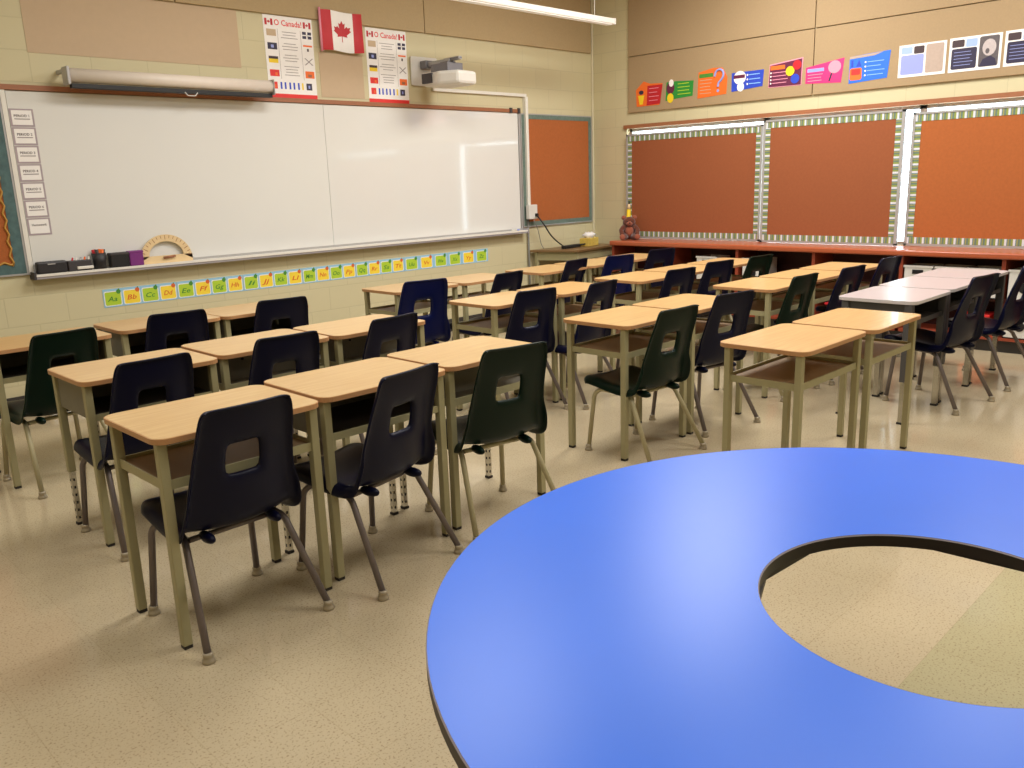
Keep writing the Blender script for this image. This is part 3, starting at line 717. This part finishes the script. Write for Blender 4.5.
# ------------------------------------------------------------------ class posters on the right wall (u = -Y)
def PR(a=None):
    if a is None: return B(lambda u, v, w: (RX-.0245-w, -u, v))
    o0, o1, n0, n1, p0, p1, q0, q1 = a
    return B(lambda u, v, w: (RX-.0245-w, -(n0+(u-o0)*(n1-n0)/(o1-o0)), q0+(v-p0)*(q1-q0)/(p1-p0)))
def lines(p, u0, u1, v0, v1, n, k, w=.003, t=.006, mk_=None):
    for i in range(n):
        v = v1-(v1-v0)*(i+.5)/n; e = u1-(u1-u0)*.25*random.random()
        p.rect(u0, v-t/2, e, v+t/2, w, k)
        if mk_: p.disc(u0-.015, v, .008, w, mk_, 8)
GP = 'bright cut-out class posters on the right wall'
def fin(p, name, label): return tag(p.build(name, fix=False), label, 'poster', GP)
def yof(px): # nothing drawn by pixel: measured positions along the wall in metres
    return px
# red poster with cartoon-like pencil shape
p = PR((-6.0,-5.66,-5.955,-5.60,2.25,2.50,2.255,2.515)); p.prism([(-5.99,2.25),(-5.70,2.25),(-5.66,2.46),(-5.82,2.47),(-5.9,2.50),(-6.0,2.42)], 0, .001, 'orange')
p.flat([(-5.86,2.255),(-5.69,2.26),(-5.66,2.45),(-5.85,2.45)], .002, 'red'); lines(p, -5.83, -5.70, 2.28, 2.44, 4, 'pale_pink')
p.disc(-5.93, 2.39, .03, .002, 'night', 12, .022); p.flat([(-5.97,2.36),(-5.89,2.36),(-5.91,2.27),(-5.95,2.27)], .002, 'yellow')
fin(p, 'class_poster', 'red and orange cut-out poster nearest the room corner')
p = PR((-5.63,-5.29,-5.56,-5.21,2.30,2.45,2.285,2.475)); p.prism([(-5.63,2.30),(-5.52,2.31),(-5.30,2.32),(-5.29,2.44),(-5.5,2.45),(-5.62,2.45)], 0, .001, 'green_print')
p.disc(-5.57, 2.40, .05, .0015, 'maroon', 14); p.disc(-5.57, 2.32, .04, .002, 'yellow', 12); p.disc(-5.56, 2.44, .03, .002, 'paper_white', 10)
lines(p, -5.48, -5.32, 2.33, 2.44, 4, 'lime')
fin(p, 'class_poster', 'green cut-out poster with a yellow and purple figure shape')
p = PR((-5.22,-4.84,-5.16,-4.81,2.25,2.55,2.275,2.56)); p.prism([(-5.22,2.25),(-4.85,2.27),(-4.84,2.44),(-4.9,2.54),(-5.02,2.55),(-5.21,2.52)], 0, .001, 'orange')
p.rect(-5.20, 2.46, -5.02, 2.50, .002, 'leaf_green'); lines(p, -5.19, -5.03, 2.28, 2.45, 5, 'tan_paper')
q = [(-5.0+.0, 2.46), (-4.985, 2.51), (-4.94, 2.53), (-4.895, 2.51), (-4.885, 2.46), (-4.91, 2.42), (-4.95, 2.39), (-4.955, 2.35)]
p.tube([(a, c, .004) for a, c in q], .012, 'lilac', 8, .03); p.disc(-4.955, 2.31, .016, .003, 'lilac', 12)
fin(p, 'class_poster', 'orange poster with a large lilac question mark')
p = PR((-4.80,-4.49,-4.76,-4.405,2.28,2.42,2.305,2.485)); p.prism([(-4.80,2.28),(-4.50,2.30),(-4.49,2.42),(-4.7,2.42),(-4.80,2.42)], 0, .001, 'royal')
p.disc(-4.72, 2.38, .06, .002, 'paper_white', 16, .05); p.rect(-4.78, 2.375, -4.67, 2.40, .003, 'maroon'); p.disc(-4.71, 2.31, .035, .0025, 'paper_white', 12)
lines(p, -4.63, -4.51, 2.31, 2.41, 3, 'skyblue_line', mk_='paper_white')
fin(p, 'class_poster', 'royal blue poster with a white face-like shape beside the question mark poster')
p = PR((-4.42,-4.09,-4.355,-4.0,2.255,2.49,2.30,2.55)); p.prism([(-4.42,2.26),(-4.10,2.255),(-4.09,2.49),(-4.41,2.46)], 0, .001, 'pale_pink')
p.flat([(-4.415,2.265),(-4.105,2.26),(-4.10,2.48),(-4.405,2.45)], .002, 'maroon'); p.rect(-4.40, 2.41, -4.26, 2.445, .003, 'orange')
lines(p, -4.38, -4.22, 2.28, 2.40, 4, 'pale_pink', mk_='paper_white')
for c, k in (((-4.21, 2.385), 'yellow'), ((-4.145, 2.43), 'red'), ((-4.16, 2.315), 'royal')): p.disc(c[0], c[1], .042, .003+.0006*('yr'.find(k[0])+2), k, 14)
fin(p, 'class_poster', 'maroon poster with yellow, red and blue discs')
p = PR((-4.07,-3.74,-3.97,-3.60,2.25,2.46,2.285,2.50)); p.prism([(-4.07,2.27),(-3.76,2.25),(-3.74,2.46),(-4.07,2.41)], 0, .001, 'pink')
p.rect(-4.055, 2.365, -3.91, 2.395, .002, 'lilac'); p.disc(-3.82, 2.39, .055, .002, 'pale_pink', 16); p.flat([(-3.87,2.27),(-3.855,2.27),(-3.835,2.34),(-3.85,2.34)], .002, 'night')
lines(p, -4.05, -3.90, 2.275, 2.355, 3, 'pale_pink')
fin(p, 'class_poster', 'bright pink poster with a magnifying glass shape')
p = PR((-3.70,-3.34,-3.55,-3.185,2.23,2.48,2.265,2.515)); p.prism([(-3.70,2.23),(-3.36,2.25),(-3.34,2.48),(-3.55,2.47),(-3.70,2.46)], 0, .001, 'blue_print')
p.rrect(-3.695, 2.255, -3.585, 2.36, .02, .002, 'orange'); p.rrect(-3.68, 2.30, -3.60, 2.35, .01, .0025, 'red_bright'); p.rect(-3.685, 2.37, -3.665, 2.43, .002, 'royal'); p.flat([(-3.64,2.37),(-3.59,2.37),(-3.615,2.43)], .002, 'royal')
p.flat([(-3.70,2.44),(-3.48,2.45),(-3.40,2.475),(-3.70,2.46)], .002, 'taupe')
lines(p, -3.54, -3.38, 2.27, 2.42, 4, 'skyblue_line', mk_='paper_white')
fin(p, 'class_poster', 'blue poster with an orange backpack shape beside the white framed cards')
GQ = 'white framed quote cards on the right wall'
def quote(u0, u1, va, vb, c1, c2, c3, side, label, portrait=False, txt=None):
    p = PR(); W = u1-u0; H = vb-va
    p.box((u0, va, 0), (u1, vb, .0015), 'paper_white')
    p.rrect(u0+W*.05, va+H*.08, u0+W*.54, va+H*.68, .015, .002, c1); p.rrect(u0+W*.05, va+H*.72, u0+W*.29, va+H*.93, .01, .002, c2)
    p.rrect(u0+W*.32, va+H*.70, u0+W*.54, va+H*.93, .01, .002, c3); p.rrect(u0+W*.58, va+H*.08, u0+W*.95, va+H*.95, .015, .002, side)
    lines(p, u0+W*.10, u0+W*.50, va+H*.15, va+H*.62, 5, 'lilac', .0026, .004)
    if portrait:
        cu, cv = u0+W*.77, va+H*.62
        p.flat([(u0+W*.60, va+H*.09), (u0+W*.93, va+H*.09), (u0+W*.9, va+H*.28), (u0+W*.80, va+H*.38), (u0+W*.66, va+H*.30)], .0024, 'night')
        p.disc(cu, cv, W*.13, .0026, 'photo_light', 16, H*.24); p.disc(cu-W*.03, cv-H*.1, W*.04, .003, 'photo_grey', 10, H*.08)
    return tag(p.build('quote_card', fix=False), label, 'poster', GQ)
quote(-3.112, -2.721, 2.268, 2.535, 'lilac', 'pale_blue', 'ink', 'taupe', 'white framed card with pale blue block and taupe panel, leftmost of the three')
quote(-2.698, -2.298, 2.267, 2.54, 'night', 'ink', 'pale_blue', 'photo_grey', 'white framed card with dark block and a grey portrait photo', True)
quote(-2.277, -1.88, 2.27, 2.543, 'night', 'ink', 'pale_blue', 'photo_light', 'white framed card with dark block cut by the right edge of the photo')

# ------------------------------------------------------------------ student desks
def desk_proto(kind):
    W, D, H = .615, .475, .745
    wood = kind != 'white'
    steel = 'charcoal_steel' if not wood else 'beige_steel'
    t = thing('student_desk', (0, 0, 0))
    p = B(); p.prism(rrp(-W/2+.004, .004, W/2-.004, D-.004, .05, 6), H-.020, H, 'desk_wood' if wood else 'desk_white'); p.build('desktop', t)
    p = B(); out = rrp(-W/2, 0, W/2, D, .054, 6); inn = rrp(-W/2+.0045, .0045, W/2-.0045, D-.0045, .05, 6); n = len(out)
    vs = [(a, c, z) for z in (H-.019, H-.001) for a, c in out]+[(a, c, H-.001) for a, c in inn]+[(a, c, H-.021) for a, c in inn]
    fs = [(i, (i+1) % n, n+(i+1) % n, n+i) for i in range(n)]+[(n+i, n+(i+1) % n, 2*n+(i+1) % n, 2*n+i) for i in range(n)]+[(i, 3*n+i, 3*n+(i+1) % n, (i+1) % n) for i in range(n)]
    p.add(vs, fs, 'tmold' if wood else 'tmold_white', False); p.build('edge_trim', t)
    lw = .016 if wood else .022
    for sx in (-1, 1):
        for y in (.045, D-.055):
            x = sx*(W/2-.030)
            ext = (y > .2) and kind in ('box', 'pan', 'white')
            z0 = .26 if (ext or kind == 'white') else .012
            p = B(); p.box((x-lw, y-lw, z0), (x+lw, y+lw, H-.022), steel); lg = p.build('leg', t, bevel=.003)
            if z0 > .1:
                p = B(); p.box((x-lw*.72, y-lw*.72, .012), (x+lw*.72, y+lw*.72, z0), 'chrome' ); 
                for i in range(6 if kind != 'white' else 0): p.box((x-.004, y-lw*.72-.0006, .03+i*.037), (x+.004, y-lw*.72, .042+i*.037), 'hole'); p.box((x-lw*.72-.0006, y-.004, .03+i*.037), (x-lw*.72, y+.004, .042+i*.037), 'hole')
                p.build('leg_extension', lg)
            p = B(); p.box((x-lw*.9, y-lw*.9, 0), (x+lw*.9, y+lw*.9, .012), 'rubber'); p.build('foot_glide', lg)
    # book shelf / pan
    zb = .575 if wood else .60; x = W/2-.030+.0
    p = B()
    if kind == 'open':
        p.box((-x, .045, zb), (x, D-.05, zb+.006), 'tan_pan')
        p.box((-x, .038, zb-.012), (x, .045, zb+.020), steel); p.box((-x, D-.052, zb-.012), (x, D-.045, zb+.020), steel)
        p.box((-x-.006, .045, zb-.012), (-x, D-.05, zb+.020), steel); p.box((x, .045, zb-.012), (x+.006, D-.05, zb+.020), steel)
    elif kind == 'pan':
        p.box((-x, .045, zb), (x, D-.05, zb+.005), 'grey_pan')
        p.box((-x, .17, zb), (x, .176, H-.021), 'grey_pan')
        p.T = lambda u, v, w: (u, w, v); p.prism([(-.12+.008*math.cos(a*PI/6), .68+.006*math.sin(a*PI/6)) for a in range(12)], .168, .1699, 'hole'); p.T = None
        p.box((-x, .036, zb-.012), (x, .045, zb+.020), steel); p.box((-x, D-.052, zb-.012), (x, D-.045, zb+.020), steel)
        p.box((-x-.006, .045, zb-.012), (-x, D-.05, zb+.020), steel); p.box((x, .045, zb-.012), (x+.006, D-.05, zb+.020), steel)
    else:
        q = steel if kind == 'white' else 'grey_pan'
        p.box((-x, .045, zb), (x, D-.05, zb+.005), 'box_dark')
        p.box((-x, D-.056, zb), (x, D-.05, H-.023), q)
        p.box((-x-.005, .065, zb), (-x+.001, D-.075, H-.023), q); p.box((x-.001, .065, zb), (x+.005, D-.075, H-.023), q)
        p.box((-x, .036, zb-.010), (x, .045, zb+.018), steel)
    p.build('book_shelf', t, fix=False)
    return t
protos = {}
def desk(x, y, kind, label, rz=0, dz=0):
    if kind not in protos: protos[kind] = o = desk_proto(kind)
    else: o = copy_tree(protos[kind])
    o.location = (x+.31, y, 0); o.rotation_euler = (0, 0, rz)
    if dz: o.scale = (1, 1, 1+dz)
    g = {'open': 'wood-topped student desks in rows', 'box': 'wood-topped student desks in rows', 'pan': 'wood-topped student desks in rows', 'white': 'pale-topped desks at the right'}[kind]
    return tag(o, label, 'desk', g)
row = {'A': 'nearest', 'B': 'middle', 'C': 'farthest'}
desk(.985, 2.585, 'open', 'wood-topped student desk in the front left, leftmost of the nearest row', .0)
desk(1.622, 2.62, 'box', 'wood-topped student desk, middle of the nearest row of three', .0)
desk(2.255, 2.64, 'pan', 'wood-topped student desk in front of the dark green chair nearest the blue table', .0)
desk(1.135, 3.67, 'box', 'wood-topped student desk, left one in the second row from the camera at left')
desk(1.775, 3.72, 'pan', 'wood-topped student desk, middle one in the second row from the camera at left')
desk(2.405, 3.70, 'pan', 'wood-topped student desk, right one in the second row from the camera at left')
desk(1.09, 4.84, 'box', 'wood-topped student desk by the front wall at the left photo edge')
desk(1.765, 4.90, 'box', 'wood-topped student desk by the front wall under the start of the alphabet strip')
desk(2.385, 4.89, 'box', 'wood-topped student desk by the front wall, right one of the far left three')
desk(3.70, 4.87, 'open', 'wood-topped student desk by the front wall behind the bright blue chair')
desk(4.34, 4.85, 'open', 'wood-topped student desk by the front wall under the end of the alphabet strip')
desk(3.605, 3.76, 'open', 'wood-topped student desk, left of the pair in the centre middle row')
desk(4.24, 3.76, 'open', 'wood-topped student desk, right of the pair in the centre middle row')
desk(3.475, 2.64, 'open', 'wood-topped student desk, left of the near centre pair, beside the green chair')
desk(4.11, 2.64, 'open', 'wood-topped student desk, right of the near centre pair')
desk(5.16, 4.80, 'open', 'wood-topped student desk in the far right row, nearest the power outlet')
desk(5.79, 4.80, 'open', 'wood-topped student desk in the far right row, in front of the corner table')
desk(6.42, 4.80, 'open', 'wood-topped student desk in the far right row, nearest the plush bear')
desk(5.08, 3.735, 'open', 'wood-topped student desk, left one of the middle right row')
desk(5.72, 3.735, 'open', 'wood-topped student desk, centre one of the middle right row')
desk(6.36, 3.735, 'open', 'wood-topped student desk, right one of the middle right row by the bookcase')
desk(5.13, 2.71, 'open', 'wood-topped student desk, left one of the near right row')
desk(5.77, 2.71, 'open', 'wood-topped student desk, centre one of the near right row')
desk(6.41, 2.71, 'open', 'wood-topped student desk, right one of the near right row by the bookcase')
q = desk(3.392, 1.615, 'open', 'wood-topped student desk without a chair, nearer of the pair beyond the blue table'); q.scale = (1.06, .93, 1)
q = desk(4.045, 1.59, 'open', 'wood-topped student desk without a chair, farther of the pair touching the pale desk'); q.scale = (1.0, .95, 1)
desk(5.06, 1.775, 'white', 'pale grey-topped desk with charcoal legs, nearest of the pale three')
desk(5.695, 1.785, 'white', 'pale grey-topped desk with charcoal legs, middle of the pale three')
desk(6.33, 1.795, 'white', 'pale grey-topped desk with charcoal legs, by the white file bins')

# ------------------------------------------------------------------ chairs
PROF = [(.008, .826, .152), (.010, .812, .164), (.016, .778, .171), (.025, .736, .176), (.036, .694, .179), (.048, .640, .184), (.060, .580, .190),
        (.066, .540, .197), (.073, .498, .206), (.080, .455, .216), (.092, .415, .223), (.116, .386, .225), (.165, .374, .221), (.24, .378, .215), (.33, .391, .209),
        (.41, .407, .205), (.47, .415, .201), (.510, .410, .192), (.528, .390, .178)]
def shell(parent, k):
    cols = [-1, -.965, -.88, -.70, -.52, -.365, -.2, 0, .2, .365, .52, .70, .88, .965, 1]
    bm = bmesh.new(); V = []
    nr = len(PROF)
    for i, (y, z, w) in enumerate(PROF):
        r = []
        # tangent / normal of profile (pointing to the sitter)
        a = PROF[max(i-1, 0)]; c = PROF[min(i+1, nr-1)]
        ty, tz = c[0]-a[0], c[1]-a[1]; L = math.hypot(ty, tz); ny, nz = -tz/L, ty/L
        f = (.25, .3, .4, .5, .65, .8, .95, 1.1, 1.25, 1.35, 1.3, 1.1, .9, .75, .65, .55, .5, .45, .4)[i]
        for t in cols:
            x = t*w; e = t*t*.035*f
            if abs(t) > .95: e -= (.010 if abs(t) < .99 else .026)*(1 if i < 8 else 1.9)
            if i == 0 and abs(t) > .8: pass
            r.append(bm.verts.new((x, y+ny*e, z+nz*e)))
        V.append(r)
    hr = range(4, 7)      # rows of the hand hole
    hc = range(4, 10)
    for i in range(nr-1):
        for j in range(len(cols)-1):
            if i in range(4, 6) and j in range(5, 9): continue
            bm.faces.new((V[i][j], V[i][j+1], V[i+1][j+1], V[i+1][j]))
    # push hole corners to a clean trapezoid and add lips round the hole and along the top
    hole = [e for e in bm.edges if e.is_boundary and all(abs(q.co.x) < .1 and .57 < q.co.z < .71 for q in e.verts)]
    ex = bmesh.ops.extrude_edge_only(bm, edges=hole)
    for q in [g for g in ex['geom'] if isinstance(g, bmesh.types.BMVert)]: q.co.y += .020; q.co.x *= .96
    topE = [e for e in bm.edges if e.is_boundary and all(q.co.z > .76 for q in e.verts) and abs(e.verts[0].co.z-e.verts[1].co.z) < .006]
    ex = bmesh.ops.extrude_edge_only(bm, edges=topE)
    for q in [g for g in ex['geom'] if isinstance(g, bmesh.types.BMVert)]: q.co.y -= .016; q.co.z -= .002
    bmesh.ops.recalc_face_normals(bm, faces=bm.faces)
    for f in bm.faces: f.smooth = True
    me = bpy.data.meshes.new('seat_shell'); bm.to_mesh(me); bm.free()
    o = bpy.data.objects.new('seat_shell', me); COL.objects.link(o)
    s = o.modifiers.new('s', 'SOLIDIFY'); s.thickness = .008; s.offset = 0
    s = o.modifiers.new('d', 'SUBSURF'); s.levels = 1; s.render_levels = 1
    bpy.context.view_layer.update()
    me2 = bpy.data.meshes.new_from_object(o.evaluated_get(bpy.context.evaluated_depsgraph_get()))
    bpy.data.objects.remove(o); bpy.data.meshes.remove(me)
    me2.name = 'seat_shell'; me2.materials.clear(); me2.materials.append(M[k])
    o = bpy.data.objects.new('seat_shell', me2); COL.objects.link(o); o.parent = parent
    return o
def chair_proto(k, lk):
    t = thing('classroom_chair', (0, 0, 0))
    sh_ = shell(t, k)
    for s in (-1, 1):
        p = B(); p.ball((s*.125, .132, .366), (.018, .050, .020), k, 12, 8); p.build('moulded_boss', t)
    R = .0125
    for s in (-1, 1):
        p = B(); p.tube([(s*.150, .30, .352), (s*.172, .205, .352), (s*.186, .165, .335), (s*.232, .000, .03)], R, lk, 10, .045); lg = p.build('leg', t)
        p = B(); p.lathe([(.015, .035), (.017, .03), (.017, .022), (.014, .018), (.021, .012), (.022, 0)][::-1], (s*.233, -.003, 0), 'glide', 14); p.build('foot_cap', lg)
    for s in (-1, 1):
        p = B(); p.tube([(s*.150, .28, .352), (s*.176, .395, .362), (s*.190, .430, .332), (s*.208, .458, .03)], R, lk, 10, .045); lg = p.build('leg', t)
        p = B(); p.lathe([(.015, .035), (.017, .03), (.017, .022), (.014, .018), (.021, .012), (.022, 0)][::-1], (s*.209, .461, 0), 'glide', 14); p.build('foot_cap', lg)
    p = B(); p.tube([(-.166, .185, .353), (.166, .185, .353)], .011, lk, 8, 0); p.build('rear_crossbar', t)
    p = B(); p.tube([(-.170, .40, .361), (.170, .40, .361)], .010, lk, 8, 0); p.build('front_crossbar', t)
    return t
cp = {}
def chair(x, y, col, label, rz=0, s=1, lk=None):
    """x, y: where the middle of the back's top edge stands"""
    lk = lk or ('leg_beige' if col == 'green' else 'leg_grey'); key = (col, lk)
    if key not in cp: cp[key] = o = chair_proto(col, lk)
    else: o = copy_tree(cp[key])
    a = math.radians(rz); oy = .015*s
    o.location = (x+math.sin(a)*oy, y-math.cos(a)*oy, 0); o.rotation_euler = (0, 0, a); o.scale = (s, s, s)
    return tag(o, label, 'chair', 'plastic classroom chairs at the desks')
chair(1.257, 2.508, 'navy', 'navy plastic chair nearest the camera at the front left desk', 1)
chair(1.895, 2.465, 'navy', 'navy plastic chair at the middle desk of the nearest row', 11)
chair(2.465, 2.470, 'green', 'dark green plastic chair whose legs reach behind the blue table edge', -11)
chair(1.385, 3.538, 'navy', 'navy plastic chair, left one of the second left row', 3)
chair(2.03, 3.56, 'navy', 'navy plastic chair, middle one of the second left row', -3)
chair(2.68, 3.58, 'navy', 'navy plastic chair, right one of the second left row', 5)
chair(1.39, 4.66, 'green', 'dark green plastic chair at the left photo edge under the pencil case', 8)
chair(2.06, 4.82, 'navy', 'navy plastic chair at the front wall below the alphabet strip start', -7)
chair(2.728, 4.794, 'navy', 'navy plastic chair at the front wall, third from the left', -8)
chair(3.680, 4.530, 'blue_navy', 'brighter blue plastic chair standing tall before the front wall', -11, 1.04)
chair(4.538, 4.580, 'navy', 'navy plastic chair at the right end of the centre far pair', 6)
chair(3.884, 3.680, 'navy', 'navy plastic chair with clear hand hole, left of the centre middle pair', -7)
chair(4.418, 3.570, 'navy', 'navy plastic chair, right of the centre middle pair', 6)
chair(3.712, 2.498, 'green', 'dark green plastic chair at the near centre desk', -3)
chair(4.380, 2.560, 'navy', 'navy plastic chair beside the green chair at the near centre pair', -10)
chair(5.564, 4.782, 'navy', 'navy plastic chair in the far right row, nearest the power outlet', 8)
chair(6.040, 4.680, 'blue_navy', 'blue plastic chair in the far right row below the corner table', -10)
chair(6.74, 4.72, 'navy', 'navy plastic chair in the far right row by the bookcase end', -12)
chair(5.34, 3.57, 'navy', 'navy plastic chair, left one of the middle right row', -5)
chair(5.964, 3.622, 'navy', 'navy plastic chair, centre one of the middle right row', -8)
chair(6.506, 3.562, 'green', 'dark green plastic chair, right one of the middle right row', -5)
chair(5.386, 2.622, 'green', 'dark green plastic chair, left one of the near right row', -2)
chair(6.012, 2.566, 'navy', 'navy plastic chair, centre one of the near right row', -4)
chair(6.770, 2.598, 'navy', 'navy plastic chair, right one of the near right row', -5)
chair(5.728, 1.624, 'navy', 'large navy plastic chair tucked under the pale desks', -8, 1.02)
chair(6.536, 1.564, 'navy', 'large navy plastic chair at the right edge beside the pale desks', -6, 1.02)

# ------------------------------------------------------------------ blue horseshoe table
BC = (1.485, .445); RO, RI = .905, .303; TH = .745
t = thing('horseshoe_table', (BC[0], BC[1], 0), 0, 'large glossy blue horseshoe table with round cut-out in the foreground', 'table')
A0, A1 = math.radians(-28), math.radians(304)     # solid part; opening faces right, out of view
n = 110; ang = [A0+(A1-A0)*i/n for i in range(n+1)]
def ringb(ro, ri, z0, z1, kt, ks, name, eps=.0):
    p = B(); N = n+1
    vs = [(r*math.cos(a), r*math.sin(a), z) for z in (z0, z1) for r in (ro, ri) for a in ang]
    o0, i0, o1, i1 = 0, N, 2*N, 3*N
    p.add(vs, [(o1+i, o1+i+1, i1+i+1, i1+i) for i in range(n)], kt)
    p.add(vs, [(o0+i, i0+i, i0+i+1, o0+i+1) for i in range(n)], ks)
    p.add(vs, [(o0+i, o0+i+1, o1+i+1, o1+i) for i in range(n)]+[(i0+i, i1+i, i1+i+1, i0+i+1) for i in range(n)], ks, True)
    p.add(vs, [(0, o1, i1, i0), (n, i0+n, i1+n, o1+n)], ks)
    return p.build(name, t)
ringb(RO-.002, RI+.002, TH-.026, TH, 'blue_top', 'black_edge', 'table_top')
p = B()
for r, sg in ((RO, 1), (RI, -1)):
    pts = [(r*math.cos(a), r*math.sin(a)) for a in ang]; N = len(pts)
    vs = [(x, y, z) for z in (TH-.027, TH-.003) for x, y in pts]+[((r-sg*.0025)*math.cos(a), (r-sg*.0025)*math.sin(a), TH+.0002) for a in ang]
    p.add(vs, [(i, i+1, N+i+1, N+i) for i in range(n)], 'black_edge', True); p.add(vs, [(N+i, N+i+1, 2*N+i+1, 2*N+i) for i in range(n)], 'pale_edge', True)
p.build('edge_band', t, fix=False)
# faceted under-frame
poly = [math.radians(a) for a in (-28, -10, 25, 55, 97, 140, 180, 220, 260, 304)]
pr = [.345, .33, .345, .357, .31, .34, .34, .34, .34, .345]
p = B(); vs = []
for z in (TH-.040, TH-.0265):
    for a, r in zip(poly, pr): vs.append((r*math.cos(a), r*math.sin(a), z))
    for a in poly: vs.append((.80*math.cos(a), .80*math.sin(a), z))
m_ = len(poly)
fs = [(i, i+1, m_+i+1, m_+i) for i in range(m_-1)]+[(2*m_+i, 3*m_+i, 3*m_+i+1, 2*m_+i+1) for i in range(m_-1)]
fs += [(i, 2*m_+i, 2*m_+i+1, i+1) for i in range(m_-1)]+[(m_+i, m_+i+1, 3*m_+i+1, 3*m_+i) for i in range(m_-1)]+[(0, m_, 3*m_, 2*m_), (m_-1, 3*m_-1, 4*m_-1, 2*m_-1)]
p.add(vs, fs, 'black_edge'); p.build('under_frame', t)
for a in (85, 150, 215, 285, -20):
    a = math.radians(a); c, s_ = .78*math.cos(a), .78*math.sin(a)
    p = B(); p.tube([(c, s_, .02), (c, s_, TH-.041)], .016, 'charcoal_steel', 12, 0); lg = p.build('leg', t)
    p = B(); p.lathe([(.022, 0), (.02, .02), (.014, .03)], (c, s_, 0), 'rubber', 12); p.build('foot_glide', lg)

# ------------------------------------------------------------------ low white strip on the floor by the front wall
p = B(); p.box((1.73, 6.29, 0), (3.15, 6.36, .05), 'white_paint')
tag(p.build('floor_strip', bevel=.008), 'low white strip on the floor under the far left desks', 'cable cover')

# ------------------------------------------------------------------ light
def area(name, loc, rot, sx, sy, e, c):
    l = bpy.data.lights.new(name, 'AREA'); l.shape = 'RECTANGLE'; l.size = sx; l.size_y = sy; l.energy = e; l.color = c
    o = bpy.data.objects.new(name, l); COL.objects.link(o); o.location = loc; o.rotation_euler = rot; return o
for i, (y, e) in enumerate(((3.9, 70), (1.4, 44), (-1.4, 22))):
    for j, x in enumerate((.3, 3.5, 6.35)):
        area('ceiling_light', (x, y, CZ-.05), (0, 0, 0), 1.3, 1.0, e*(.5, 1.05, 1.55)[j], (1, .985, .96))
w = bpy.data.worlds.new('sky'); SC.world = w; w.use_nodes = True
bg = w.node_tree.nodes['Background']; bg.inputs[0].default_value = (.78, .92, 1, 1); bg.inputs[1].default_value = 8.0

# ------------------------------------------------------------------ camera
cam = bpy.data.cameras.new('camera'); co = bpy.data.objects.new('camera', cam); COL.objects.link(co); SC.camera = co
cam.sensor_fit = 'HORIZONTAL'; cam.sensor_width = 36; cam.lens = 844.68/1024*36; cam.clip_start = .05
yw, pt, rl = .781267, .235747, -.03355
cy, sy, cp_, sp_, cr, sr = math.cos(yw), math.sin(yw), math.cos(pt), math.sin(pt), math.cos(rl), math.sin(rl)
fwd = Vector((sy*cp_, cy*cp_, -sp_)); right = Vector((cy, -sy, 0)); up = right.cross(fwd)
rr = right*cr+up*sr; uu = -right*sr+up*cr
co.matrix_world = Matrix(((rr.x, uu.x, -fwd.x, 0), (rr.y, uu.y, -fwd.y, 0), (rr.z, uu.z, -fwd.z, 1.5), (0, 0, 0, 1)))
SC.view_settings.view_transform = 'Standard'; SC.view_settings.look = 'None'; SC.view_settings.gamma = 1; SC.view_settings.use_curve_mapping = False
SC.view_settings.exposure = 0
SC.cycles.use_denoising = True
SC.cycles.max_bounces = 8
